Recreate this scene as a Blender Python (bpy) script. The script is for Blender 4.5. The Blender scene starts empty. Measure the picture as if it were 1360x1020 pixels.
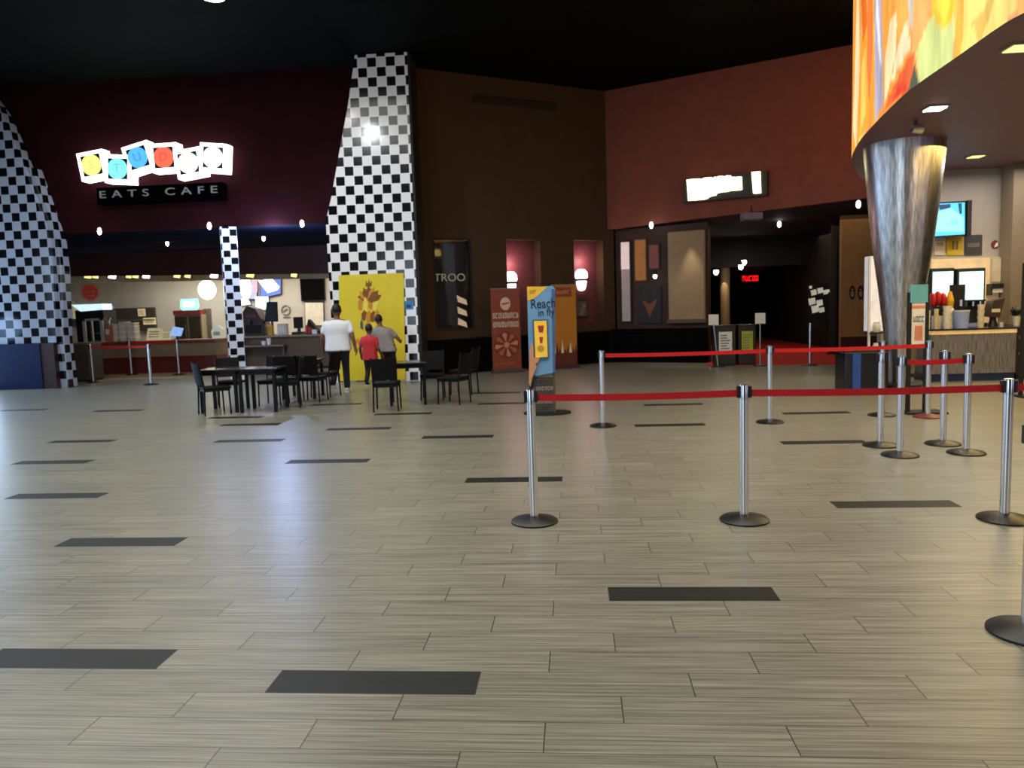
import bpy, math, random
from mathutils import Vector, Matrix
random.seed(7)
C = bpy.context.scene.collection
PI = math.pi
# ------------------------------------------------------------------ camera
FPX, PITCH, ROLL, YAW, CH = 1012.0, 0.10001, -0.03294, 0.08461, 1.6222
fw = Vector((-math.sin(YAW)*math.cos(PITCH), math.cos(YAW)*math.cos(PITCH), -math.sin(PITCH)))
r0 = Vector((math.cos(YAW), math.sin(YAW), 0)); u0 = r0.cross(fw)
rt = r0*math.cos(ROLL)+u0*math.sin(ROLL); up = -r0*math.sin(ROLL)+u0*math.cos(ROLL)
CAM = Vector((0, 0, CH))
def ray(px, py): return fw + rt*((px-680)/FPX) - up*((py-510)/FPX)
def at_z(px, py, z=0.0):
    d = ray(px, py); return CAM + d*((z-CH)/d.z)
def at_y(px, py, Y):
    d = ray(px, py); return CAM + d*(Y/d.y)
def on_wall(px, py, A, B):
    d = ray(px, py); n = Vector((-(B[1]-A[1]), B[0]-A[0], 0))
    a = Vector((A[0], A[1], 0)); return CAM + d*((a-CAM).dot(n)/d.dot(n))
def YW(Y): return ((-30, Y), (30, Y))
def spot(x0, y0, x1, y1, W, off=0.0):
    """place measured on the photo, on a wall line: bottom centre, width, height, turn"""
    A, B = W; ang = math.atan2(B[1]-A[1], B[0]-A[0])
    xm, ym = (x0+x1)/2, (y0+y1)/2
    l, r = on_wall(x0, ym, A, B), on_wall(x1, ym, A, B)
    t, b = on_wall(xm, y0, A, B), on_wall(xm, y1, A, B)
    n = Vector((math.sin(ang), -math.cos(ang), 0))
    m = (l+r)/2
    return Vector((m.x, m.y, b.z)) + n*off, (r-l).length, t.z-b.z, ang

cd = bpy.data.cameras.new('camera'); cam = bpy.data.objects.new('camera', cd); C.objects.link(cam)
cd.sensor_width = 36; cd.lens = FPX/1360*36; cd.clip_end = 200
cam.matrix_world = Matrix(((rt.x, up.x, -fw.x, 0), (rt.y, up.y, -fw.y, 0), (rt.z, up.z, -fw.z, CH), (0, 0, 0, 1)))
bpy.context.scene.camera = cam
cd.dof.use_dof = True; cd.dof.focus_distance = 3.4; cd.dof.aperture_fstop = 5.6
vs = bpy.context.scene.view_settings
vs.view_transform = 'Standard'; vs.look = 'None'; vs.exposure = 0.0

# ------------------------------------------------------------------ materials
def s2l(c): return tuple(((v/255)/12.92 if v/255 <= .04045 else ((v/255+.055)/1.055)**2.4) for v in c)
MATS = {}
def mat(name, rgb, rough=.5, metal=0.0, emit=0.0, var=.12, scale=6.0, stretch=None, spec=.5, bump=0.0, ecol=None):
    if name in MATS: return MATS[name]
    m = bpy.data.materials.new(name); m.use_nodes = True
    nt = m.node_tree; b = nt.nodes['Principled BSDF']; L = nt.links
    col = s2l(rgb)
    tc = nt.nodes.new('ShaderNodeTexCoord'); mp = nt.nodes.new('ShaderNodeMapping'); nz = nt.nodes.new('ShaderNodeTexNoise')
    if stretch: mp.inputs['Scale'].default_value = stretch
    nz.inputs['Scale'].default_value = scale; nz.inputs['Detail'].default_value = 4
    L.new(tc.outputs['Object'], mp.inputs['Vector']); L.new(mp.outputs['Vector'], nz.inputs['Vector'])
    cr = nt.nodes.new('ShaderNodeValToRGB')
    cr.color_ramp.elements[0].position = .3; cr.color_ramp.elements[1].position = .7
    cr.color_ramp.elements[0].color = tuple(v*(1-var) for v in col)+(1,)
    cr.color_ramp.elements[1].color = tuple(min(1, v*(1+var)) for v in col)+(1,)
    L.new(nz.outputs['Fac'], cr.inputs['Fac']); L.new(cr.outputs['Color'], b.inputs['Base Color'])
    b.inputs['Roughness'].default_value = rough; b.inputs['Metallic'].default_value = metal
    b.inputs['Specular IOR Level'].default_value = spec
    if emit:
        if ecol: b.inputs['Emission Color'].default_value = s2l(ecol)+(1,)
        else: L.new(cr.outputs['Color'], b.inputs['Emission Color'])
        b.inputs['Emission Strength'].default_value = emit
    if bump:
        bp = nt.nodes.new('ShaderNodeBump'); bp.inputs['Strength'].default_value = bump; bp.inputs['Distance'].default_value = .01
        L.new(nz.outputs['Fac'], bp.inputs['Height']); L.new(bp.outputs['Normal'], b.inputs['Normal'])
    MATS[name] = m; return m

def floor_mat(name, c0, c1, rough, spec=.5):
    m = bpy.data.materials.new(name); m.use_nodes = True; nt = m.node_tree; N = nt.nodes; L = nt.links
    b = N['Principled BSDF']
    uv = N.new('ShaderNodeUVMap'); sep = N.new('ShaderNodeSeparateXYZ'); L.new(uv.outputs['UV'], sep.inputs[0])
    def M(op, a, bb=None, c=None):
        n = N.new('ShaderNodeMath'); n.operation = op
        for i, v in enumerate((a, bb, c)):
            if v is None: continue
            if isinstance(v, (int, float)): n.inputs[i].default_value = v
            else: L.new(v, n.inputs[i])
        return n.outputs[0]
    def edge(o, size, hw):
        f = M('FRACT', o); d = M('MINIMUM', f, M('SUBTRACT', 1.0, f)); d = M('MULTIPLY', d, size)
        return M('LESS_THAN', d, hw)
    g = M('MAXIMUM', edge(sep.outputs[0], .9174, .0026), edge(sep.outputs[1], .2062, .0019))
    rnd = M('FRACT', M('MULTIPLY', M('SINE', M('ADD', M('MULTIPLY', M('FLOOR', sep.outputs[0]), 12.9898), M('MULTIPLY', M('FLOOR', sep.outputs[1]), 78.233))), 43758.5453))
    tc = N.new('ShaderNodeTexCoord')
    mp = N.new('ShaderNodeMapping'); mp.inputs['Scale'].default_value = (1.6, 95, 1); L.new(tc.outputs['Object'], mp.inputs['Vector'])
    nz = N.new('ShaderNodeTexNoise'); nz.inputs['Scale'].default_value = 1.0; nz.inputs['Detail'].default_value = 5; nz.inputs['Roughness'].default_value = .62
    cmb = N.new('ShaderNodeCombineXYZ'); L.new(M('MULTIPLY', rnd, 37.0), cmb.inputs[0]); L.new(M('MULTIPLY', rnd, 11.0), cmb.inputs[2])
    va = N.new('ShaderNodeVectorMath'); va.operation = 'ADD'; L.new(mp.outputs[0], va.inputs[0]); L.new(cmb.outputs[0], va.inputs[1]); L.new(va.outputs[0], nz.inputs['Vector'])
    cr = N.new('ShaderNodeValToRGB'); e = cr.color_ramp.elements
    e[0].position = .34; e[1].position = .68; e[0].color = s2l(c0)+(1,); e[1].color = s2l(c1)+(1,)
    L.new(nz.outputs['Fac'], cr.inputs['Fac'])
    hs = N.new('ShaderNodeHueSaturation'); L.new(cr.outputs[0], hs.inputs['Color'])
    L.new(M('ADD', .93, M('MULTIPLY', rnd, .14)), hs.inputs['Value'])
    mx = N.new('ShaderNodeMix'); mx.data_type = 'RGBA'; L.new(g, mx.inputs['Factor']); L.new(hs.outputs[0], mx.inputs['A']); mx.inputs['B'].default_value = s2l((58, 57, 50))+(1,)
    L.new(mx.outputs['Result'], b.inputs['Base Color'])
    L.new(M('ADD', rough-.05, M('MULTIPLY', nz.outputs['Fac'], .16)), b.inputs['Roughness'])
    b.inputs['Specular IOR Level'].default_value = spec
    bp = N.new('ShaderNodeBump'); bp.inputs['Strength'].default_value = .18; bp.inputs['Distance'].default_value = .004
    L.new(M('SUBTRACT', nz.outputs['Fac'], M('MULTIPLY', g, .8)), bp.inputs['Height']); L.new(bp.outputs[0], b.inputs['Normal'])
    return m

def checker_mat(name, size, white, black, off=(0, 0), rough=.14, shrink=.035):
    """glazed checker tiles: black ones shrunk to imitate bloom around the white"""
    m = bpy.data.materials.new(name); m.use_nodes = True; nt = m.node_tree; N = nt.nodes; L = nt.links
    b = N['Principled BSDF']; tc = N.new('ShaderNodeTexCoord'); sep = N.new('ShaderNodeSeparateXYZ'); L.new(tc.outputs['Object'], sep.inputs[0])
    def M(op, a, bb=None):
        n = N.new('ShaderNodeMath'); n.operation = op
        for i, v in enumerate((a, bb)):
            if v is None: continue
            if isinstance(v, (int, float)): n.inputs[i].default_value = v
            else: L.new(v, n.inputs[i])
        return n.outputs[0]
    u = M('ADD', M('DIVIDE', M('ADD', sep.outputs[0], sep.outputs[1]), size), 200.0+off[0]); v = M('ADD', M('DIVIDE', sep.outputs[2], size), 200.0+off[1])
    par = M('MODULO', M('ADD', M('FLOOR', u), M('FLOOR', v)), 2.0)
    fu, fv = M('FRACT', u), M('FRACT', v)
    d = M('MINIMUM', M('MINIMUM', fu, M('SUBTRACT', 1.0, fu)), M('MINIMUM', fv, M('SUBTRACT', 1.0, fv)))
    k = M('MULTIPLY', M('LESS_THAN', par, .5), M('GREATER_THAN', d, shrink))  # bloom of the white put into the pattern: black squares shrink
    mx = N.new('ShaderNodeMix'); mx.data_type = 'RGBA'; L.new(k, mx.inputs['Factor']); mx.inputs['A'].default_value = s2l(white)+(1,); mx.inputs['B'].default_value = s2l(black)+(1,)
    L.new(mx.outputs['Result'], b.inputs['Base Color']); b.inputs['Roughness'].default_value = rough
    return m
def grid_mat(name, rgb, line, size, rough=.7):
    m = bpy.data.materials.new(name); m.use_nodes = True; nt = m.node_tree; N = nt.nodes; L = nt.links
    b = N['Principled BSDF']; tc = N.new('ShaderNodeTexCoord'); br = N.new('ShaderNodeTexBrick')
    br.offset = 0; br.inputs['Scale'].default_value = 1; br.inputs['Brick Width'].default_value = size[0]; br.inputs['Row Height'].default_value = size[1]
    br.inputs['Mortar Size'].default_value = .02; br.inputs['Color1'].default_value = s2l(rgb)+(1,); br.inputs['Color2'].default_value = tuple(v*.8 for v in s2l(rgb))+(1,)
    br.inputs['Mortar'].default_value = s2l(line)+(1,)
    mp = N.new('ShaderNodeMapping')
    if name.startswith('wainscot'): mp.inputs['Rotation'].default_value = (PI/2, 0, 0)
    L.new(tc.outputs['Object'], mp.inputs[0]); L.new(mp.outputs[0], br.inputs['Vector']); L.new(br.outputs['Color'], b.inputs['Base Color'])
    b.inputs['Roughness'].default_value = rough; b.inputs['Specular IOR Level'].default_value = .03 if rough > .5 else .5; return m
def glass_mat():
    m = bpy.data.materials.new('clear_glass'); m.use_nodes = True; nt = m.node_tree; N = nt.nodes; L = nt.links
    out = N['Material Output']; N.remove(N['Principled BSDF'])
    t = N.new('ShaderNodeBsdfTransparent'); g = N.new('ShaderNodeBsdfGlossy'); g.inputs['Roughness'].default_value = .03
    f = N.new('ShaderNodeFresnel'); f.inputs['IOR'].default_value = 1.45
    mx = N.new('ShaderNodeMixShader'); L.new(f.outputs[0], mx.inputs[0]); L.new(t.outputs[0], mx.inputs[1]); L.new(g.outputs[0], mx.inputs[2]); L.new(mx.outputs[0], out.inputs[0])
    return m
GLASS = glass_mat()
BLACK = mat('black_plastic', (22, 22, 24), .45); MATTE = mat('matte_black', (12, 12, 13), .7)
STEEL = mat('brushed_steel', (205, 208, 214), .22, 1.0, var=.04, stretch=(30, 30, 1))
CHROME = mat('polished_aluminium', (236, 238, 244), .2, 1.0, var=.03)
RED = mat('red_webbing', (200, 12, 22), .6, var=.1, scale=60)
WHITE = mat('white_plastic', (225, 224, 218), .5, var=.04)
CREAM = mat('cream_paint', (222, 212, 186), .6, var=.05)
PAPER = mat('white_paper', (232, 230, 226), .7, var=.04)
GREY = mat('grey_metal', (120, 118, 114), .4, .3)
BURG = mat('burgundy_paint', (134, 80, 68), .8, var=.08, scale=3, spec=.05)
BURGD = mat('dark_burgundy_paint', (58, 26, 30), .7, var=.1, scale=3)
BROWN = mat('brown_paint', (72, 56, 42), .8, var=.08, scale=3, spec=.05)
RUST = mat('rust_red_paint', (72, 28, 20), .6, var=.15, scale=2)
LAMP = mat('lamp_glow', (255, 250, 236), .4, emit=14, var=.01)
LAMPW = mat('warm_lamp_glow', (255, 222, 140), .4, emit=1.5, var=.01)
SIGNW = mat('sign_white_glow', (255, 255, 255), .4, emit=4, var=.01)
SIGNC = mat('sign_cream_glow', (255, 250, 205), .4, emit=3.5, var=.02)
CHAIRM = mat('charcoal_metal', (10, 9, 10), .45, spec=.25); CHAIRF = mat('charcoal_vinyl', (13, 11, 12), .6, spec=.2)
SKIN = mat('brown_skin', (118, 76, 56), .55, var=.06); HAIR = mat('black_hair', (16, 14, 14), .6, stretch=(40, 40, 6))

# ------------------------------------------------------------------ mesh helper
class MB:
    def __init__(s): s.v = []; s.f = []; s.m = []
    def add(s, vs_, fs, m=0):
        o = len(s.v); s.v += [tuple(v) for v in vs_]
        for f in fs: s.f.append(tuple(i+o for i in f)); s.m.append(m)
        return s
    def box(s, x0, x1, y0, y1, z0, z1, m=0, M=None):
        vv = [Vector((x, y, z)) for x in (x0, x1) for y in (y0, y1) for z in (z0, z1)]
        if M: vv = [M @ v for v in vv]
        return s.add(vv, [(0, 1, 3, 2), (4, 6, 7, 5), (0, 4, 5, 1), (2, 3, 7, 6), (0, 2, 6, 4), (1, 5, 7, 3)], m)
    def cyl(s, p0, p1, ra, rb=None, n=16, m=0):
        rb = ra if rb is None else rb
        p0, p1 = Vector(p0), Vector(p1); d = (p1-p0).normalized()
        a = d.orthogonal().normalized(); b = d.cross(a)
        vv = [p+(a*math.cos(t)+b*math.sin(t))*r for p, r in ((p0, ra), (p1, rb)) for t in [2*PI*i/n for i in range(n)]]
        fs = [(i, (i+1) % n, n+(i+1) % n, n+i) for i in range(n)] + [tuple(range(n))[::-1], tuple(range(n, 2*n))]
        return s.add(vv, fs, m)
    def lathe(s, prof, c=(0, 0, 0), n=32, m=0, sx=1.0, sy=1.0):
        vv = []; fs = []; k = len(prof)
        for r, z in prof:
            for i in range(n): vv.append((c[0]+r*sx*math.cos(2*PI*i/n), c[1]+r*sy*math.sin(2*PI*i/n), c[2]+z))
        for j in range(k-1):
            for i in range(n): fs.append((j*n+i, j*n+(i+1) % n, (j+1)*n+(i+1) % n, (j+1)*n+i))
        fs += [tuple(range(n))[::-1], tuple(range((k-1)*n, k*n))]
        return s.add(vv, fs, m)
    def prism(s, pts, y0, y1, m=0):      # polygon in x,z extruded in y
        n = len(pts)
        a = sum(pts[i][0]*pts[(i+1) % n][1]-pts[(i+1) % n][0]*pts[i][1] for i in range(n))
        if a < 0: pts = pts[::-1]
        vv = [(x, y0, z) for x, z in pts]+[(x, y1, z) for x, z in pts]
        fs = [tuple(range(n)), tuple(range(n, 2*n))[::-1]] + [(i, n+i, n+(i+1) % n, (i+1) % n) for i in range(n)]
        return s.add(vv, fs, m)
    def flat(s, pts, z0, z1, m=0):       # polygon in x,y extruded in z
        n = len(pts)
        a = sum(pts[i][0]*pts[(i+1) % n][1]-pts[(i+1) % n][0]*pts[i][1] for i in range(n))
        if a < 0: pts = pts[::-1]
        vv = [(x, y, z0) for x, y in pts]+[(x, y, z1) for x, y in pts]
        fs = [tuple(range(n))[::-1], tuple(range(n, 2*n))] + [(i, (i+1) % n, n+(i+1) % n, n+i) for i in range(n)]
        return s.add(vv, fs, m)
    def ball(s, c, rx, ry=None, rz=None, m=0, n=14, k=9):
        ry = ry or rx; rz = rz or rx
        prof = [(math.sin(PI*j/k), -math.cos(PI*j/k)) for j in range(1, k)]
        vv = [(c[0]+rx*r*math.cos(2*PI*i/n), c[1]+ry*r*math.sin(2*PI*i/n), c[2]+rz*z) for r, z in prof for i in range(n)]
        K = len(prof)
        fs = [(j*n+i, j*n+(i+1) % n, (j+1)*n+(i+1) % n, (j+1)*n+i) for j in range(K-1) for i in range(n)]
        vv += [(c[0], c[1], c[2]-rz), (c[0], c[1], c[2]+rz)]; B, T = K*n, K*n+1
        fs += [(B, (i+1) % n, i) for i in range(n)] + [(T, (K-1)*n+i, (K-1)*n+(i+1) % n) for i in range(n)]
        return s.add(vv, fs, m)
    def build(s, name, mats, parent=None, loc=None, rz=0.0, smooth=False, bevel=0.0):
        me = bpy.data.meshes.new(name); me.from_pydata(s.v, [], s.f)
        mats = mats if isinstance(mats, (list, tuple)) else [mats]
        for q in mats: me.materials.append(q)
        me.polygons.foreach_set('material_index', s.m)
        me.validate(); me.update()
        if smooth:
            me.polygons.foreach_set('use_smooth', [True]*len(me.polygons))
            try: me.set_sharp_from_angle(angle=math.radians(40))
            except Exception: pass
        o = bpy.data.objects.new(name, me); C.objects.link(o)
        if parent: o.parent = parent
        if loc is not None: o.location = loc
        o.rotation_euler = (0, 0, rz)
        if bevel:
            b = o.modifiers.new('bevel', 'BEVEL'); b.width = bevel; b.segments = 2; b.limit_method = 'ANGLE'
        return o
def tag(o, label, cat, group=None, kind=None):
    o['label'] = label; o['category'] = cat
    if group: o['group'] = group
    if kind: o['kind'] = kind
    return o
def thing(name, label, cat, loc=(0, 0, 0), rz=0.0, group=None, kind=None):
    o = bpy.data.objects.new(name, None); C.objects.link(o); o.location = loc; o.rotation_euler = (0, 0, rz); o.empty_display_size = .1
    return tag(o, label, cat, group, kind)
def struct(o): o['kind'] = 'structure'; return o
def dup(root, loc, rz, label, group=None):
    r = root.copy(); C.objects.link(r); r.location = loc; r.rotation_euler = (0, 0, rz); r['label'] = label
    if group: r['group'] = group
    for ch in list(root.children):
        c = ch.copy(); C.objects.link(c); c.parent = r
        for g in list(ch.children):
            d = g.copy(); C.objects.link(d); d.parent = c
    return r
def text(name, s, size, m, parent, loc, depth=.012, rot=0.0, fit=None, space=1.0):
    cu = bpy.data.curves.new(name, 'FONT'); cu.body = s; cu.size = size; cu.align_x = 'CENTER'; cu.align_y = 'CENTER'; cu.extrude = depth/2; cu.space_character = space
    t = bpy.data.objects.new(name+'_tmp', cu); C.objects.link(t); bpy.context.view_layer.update()
    me = bpy.data.meshes.new_from_object(t.evaluated_get(bpy.context.evaluated_depsgraph_get()))
    bpy.data.objects.remove(t)
    xs = [v.co.x for v in me.vertices]; k = 1.0
    if fit and xs: k = fit/(max(xs)-min(xs))
    for v in me.vertices:
        x, y, z = v.co.x*k, v.co.y, v.co.z
        x, y = x*math.cos(rot)-y*math.sin(rot), x*math.sin(rot)+y*math.cos(rot)
        v.co = (x, -z, y)
    me.materials.clear(); me.materials.append(m)
    o = bpy.data.objects.new(name, me); C.objects.link(o); o.parent = parent; o.location = loc
    return o
def scribble(mb, x0, x1, z, h, y, n, m, bold=.5):
    """a run of unreadable block lettering"""
    w = (x1-x0)/n
    for i in range(n):
        a = x0+i*w; k = random.randint(0, 3)
        mb.box(a, a+w*.25*bold*2, y-.004, y, z, z+h, m)
        if k != 1: mb.box(a, a+w*.75, y-.004, y, z+h*.78, z+h, m)
        if k != 2: mb.box(a, a+w*.7, y-.004, y, z, z+h*.22, m)
        if k != 3: mb.box(a+w*.5, a+w*.75, y-.004, y, z+h*.1, z+h*.9, m)

# ------------------------------------------------------------------ wall lines
H = 7.4
BACK = ((-3.7, 18.62), (.97, 21.6)); BURW = ((.97, 21.6), (6.9, 18.7))
FASC = ((-15.0, 18.2), (-3.7, 18.2))
# ------------------------------------------------------------------ floor
TL, TW, Y0 = .9174, .2062, 3.2509
dark_px = [(1136, 674), (642, 638), (642, 581), (406, 613.5), (97, 655), (94, 611.5), (91, 588), (313, 586), (458, 569), (1056, 588), (855, 564), (867, 537), (340, 563), (545, 549), (690, 536), (1115, 549), (275, 556), (155, 546), (690, 521), (496, 905), (125, 876), (914, 785), (180, 717), (40, 545), (420, 538)]
def cell(X, Y):
    n = math.floor((Y0-Y)/TW); ph = (.5-n/3.0) % 1.0
    return n, math.floor(X/TL-ph)
darkset = set()
for q in dark_px:
    P = at_z(*q); darkset.add(cell(P.x, P.y))
fl = MB(); uvs = []
for n in range(math.floor((Y0-26)/TW), math.ceil((Y0+4)/TW)):
    ya, yb = Y0-(n+1)*TW, Y0-n*TW; ph = (.5-n/3.0) % 1.0
    for k in range(-19, 19):
        x0 = (k+ph)*TL
        fl.add([(x0, ya, 0), (x0+TL, ya, 0), (x0+TL, yb, 0), (x0, yb, 0)], [(0, 1, 2, 3)], 1 if (n, k) in darkset else 0)
        kk, nn = k+30, n+200
        uvs += [(kk, nn), (kk+1, nn), (kk+1, nn+1), (kk, nn+1)]
FM = floor_mat('plank_tile', (95, 94, 84), (152, 149, 136), .29); FD = floor_mat('dark_plank_tile', (20, 22, 21), (34, 37, 35), .5, .25)
me = bpy.data.meshes.new('floor'); me.from_pydata(fl.v, [], fl.f); me.materials.append(FM); me.materials.append(FD)
me.polygons.foreach_set('material_index', fl.m)
ul = me.uv_layers.new(name='UVMap'); ul.data.foreach_set('uv', [c for u in uvs for c in u])
fo = bpy.data.objects.new('floor', me); C.objects.link(fo); struct(fo)
struct(MB().box(-22, 20, -6, 45, -.3, -.02).build('floor.001', mat('screed', (70, 68, 62), .8)))
# ------------------------------------------------------------------ ceiling and walls
CEIL = grid_mat('ceiling_tile', (15, 17, 14), (7, 7, 7), (1.22, 1.22))
struct(MB().box(-22, 20, -6, 24, H, H+.2).build('ceiling', CEIL))
def wallseg(name, A, B, z0, z1, m, th=.2, back=True):
    """straight wall standing on line A-B, face towards the hall; z0/z1 may be pairs for the two ends"""
    ang = math.atan2(B[1]-A[1], B[0]-A[0]); L = math.hypot(B[0]-A[0], B[1]-A[1])
    za = z0 if isinstance(z0, tuple) else (z0, z0)
    return struct(MB().prism([(0, za[0]), (L, za[1]), (L, z1), (0, z1)], 0, th).build(name, m, loc=(A[0], A[1], 0), rz=ang))
# red fascia over the cafe
wallseg('wall_cafe_front', FASC[0], FASC[1], 3.8, H, mat('oxblood_paint', (40, 14, 17), .8, var=.1, scale=2, spec=.03))
# brown wall with three openings
ANGB = math.atan2(BACK[1][1]-BACK[0][1], BACK[1][0]-BACK[0][0]); LB = math.hypot(BACK[1][0]-BACK[0][0], BACK[1][1]-BACK[0][1])
def on_back(px, py):
    P = on_wall(px, py, *BACK); return ((P.x-BACK[0][0])*math.cos(ANGB)+(P.y-BACK[0][1])*math.sin(ANGB), P.z)
ops = []
for (xa, xb, yt, yb) in ((577, 627, 316, 438), (674, 719, 318, 440), (763, 802, 319, 430)):
    u0_, u1_ = on_back(xa, 380)[0], on_back(xb, 380)[0]
    ops.append((u0_, u1_, on_back((xa+xb)/2, yb)[1], on_back((xa+xb)/2, yt)[1]))
wb = MB(); cur = 0.0
for u0_, u1_, z0, z1 in ops:
    wb.box(cur, u0_, 0, .35, 0, H); wb.box(u0_, u1_, 0, .35, 0, z0); wb.box(u0_, u1_, 0, .35, z1, H); cur = u1_
if cur < LB: wb.box(cur, LB+.2, 0, .35, 0, H)
struct(wb.build('wall_back', BROWN, loc=(*BACK[0], 0), rz=ANGB))
for i, (u0_, u1_, z0, z1) in enumerate(ops):     # recess backs
    struct(MB().box(u0_-.2, u1_+.2, .36, .42, z0-.2, z1+.2).build('wall_niche_%d' % (i+1), [MATTE, BURGD, BURGD][i] if i == 0 else mat('niche_burgundy', (96, 50, 54), .6), loc=(*BACK[0], 0), rz=ANGB))
# the burgundy fascia over the hall entrance
zb0, zb1 = on_wall(808, 305, *BURW).z, on_wall(1148, 263, *BURW).z
wallseg('wall_right_front', BURW[0], BURW[1], (zb0, zb1), H, BURG)
WAIN = grid_mat('wainscot_tile', (16, 15, 15), (7, 7, 7), (.1, .1), .7)
wz = .88
tr = MB().box(0, LB, -.04, 0, 0, wz).box(0, LB, -.06, 0, wz, wz+.03, 1); struct(tr.build('trim_1', [WAIN, BLACK], loc=(*BACK[0], 0), rz=ANGB))
ANGR = math.atan2(BURW[1][1]-BURW[0][1], BURW[1][0]-BURW[0][0])
HX1 = (on_wall(937, 440, *BURW)-Vector((*BURW[0], 0)))
LH = math.hypot(HX1.x, HX1.y)
struct(MB().box(.12, LH, .25, .5, 0, zb0).build('wall_hall_left', mat('hall_brown', (58, 36, 26), .7), loc=(*BURW[0], 0), rz=ANGR))
struct(MB().box(.05, LH, .0, .25, 0, .92).build('trim_2', [WAIN], loc=(*BURW[0], 0), rz=ANGR))
# hall beyond
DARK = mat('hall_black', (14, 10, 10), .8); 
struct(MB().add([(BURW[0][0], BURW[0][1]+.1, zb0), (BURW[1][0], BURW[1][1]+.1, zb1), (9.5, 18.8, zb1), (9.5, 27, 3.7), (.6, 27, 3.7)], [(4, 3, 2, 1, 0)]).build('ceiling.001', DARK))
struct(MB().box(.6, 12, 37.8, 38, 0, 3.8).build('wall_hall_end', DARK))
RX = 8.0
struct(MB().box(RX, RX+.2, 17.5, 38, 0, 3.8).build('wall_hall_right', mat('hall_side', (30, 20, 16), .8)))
cp = [(3.3, 19.45), tuple(at_z(1120, 484)[:2]), (RX, 18.6), (RX, 37.8), (3.75, 37.8), (3.75, 20.6), (3.3, 19.9)]
o = MB().flat(cp, 0, .012).build('red_carpet', mat('red_carpet_pile', (176, 30, 18), .95, var=.25, scale=30)); tag(o, 'red carpet running from the entrance into the dark hall', 'carpet')
# cafe interior shell
struct(MB().box(-20, -3.9, 18.4, 24.2, 3.8, 3.9).build('ceiling.002', mat('soffit_navy', (38, 42, 60), .9, var=.06, spec=0)))
zl, zr = on_wall(80, 364, *YW(24)).z, on_wall(425, 361, *YW(24)).z
wallseg('wall_cafe_bulkhead', (-20, 24), (-4, 24), (zl, zr-.15), 3.8, RUST, .12)
struct(MB().box(-20.2, -4, 24.12, 27.3, 3.3, 3.4).build('ceiling.003', CREAM))
struct(MB().box(-20.2, -4, 27, 27.2, 0, 3.3).build('wall_kitchen_back', mat('kitchen_cream', (196, 192, 184), .6, var=.05, scale=2)))
struct(MB().box(-20.2, -20.0, 18.4, 27, 0, 3.8).build('wall_kitchen_left', mat('kitchen_side', (120, 108, 90), .6)))
struct(MB().box(-4.2, -4.0, 18.5, 27.2, 0, 3.9).build('wall_kitchen_right', mat('kitchen_side2', (80, 62, 50), .6)))
struct(MB().flat([(-20, 18.9), (-9.2, 20.4), (-4.2, 21.2), (-4.2, 27), (-20, 27)], 0.0, .006).build('floor.002', mat('kitchen_tan_tile', (176, 152, 112), .45, var=.15, scale=8)))
# concession back wall
CY = 16.6
xw0 = at_y(1172, 300, CY).x
struct(MB().box(xw0, 12.5, CY, CY+.2, 0, 4.2).build('wall_concession_back', mat('concession_grey', (168, 160, 152), .7, var=.05, scale=2)))

# ------------------------------------------------------------------ downlights
def can_light(P, label, group, m=LAMP, r=.075, watts=0, col=(1, .93, .8), size=.1, angle=1.9):
    t = thing('recessed_downlight', label, 'ceiling light', P, 0, group)
    MB().lathe([(r*1.35, -.012), (r*1.35, 0), (r*.9, 0), (r*.9, -.012)], n=20).build('trim_ring', GREY, t)
    MB().ball((0, 0, -.02), r*1.0, r*1.0, .085, n=16).build('lens', m, t, smooth=True)
    if watts:
        ld = bpy.data.lights.new('downlight_lamp', 'SPOT'); ld.energy = watts; ld.color = col; ld.shadow_soft_size = size; ld.spot_size = angle; ld.spot_blend = .7
        lo = bpy.data.objects.new('downlight_lamp', ld); C.objects.link(lo); lo.location = (P[0], P[1], P[2]-.05)
    return t
for px, py, w in ((132, 306, 'near the sign end by the left checkered wall'), (222, 322, 'between the two middle bays'), (278, 299, 'just left of the thin checkered pillar'), (350, 315, 'second to the right of the thin pillar'), (401, 296, 'nearest the large checkered wall')):
    P = at_z(px, py, 3.79)
    if P.y > 23.7: P = at_y(px, py, 23.6); P.z = 3.79
    can_light(P, 'small round downlight in the cafe soffit, '+w, 'cafe soffit downlights', r=.045)
for px, py, w, W_ in ((865, 298, 'over the tall white panel', 0), (930, 307, 'above the lit tan pilaster', 60), (1035, 297, 'in the middle of the hall entrance', 0), (1140, 270, 'beside the silver cone pillar', 0)):
    P = at_z(px, py, 3.69)
    if P.y < 19: P = at_z(px, py, 3.69)
    can_light(P, 'round downlight in the entrance ceiling, '+w, 'hall entrance downlights', r=.05, watts=W_, angle=1.2)
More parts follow.
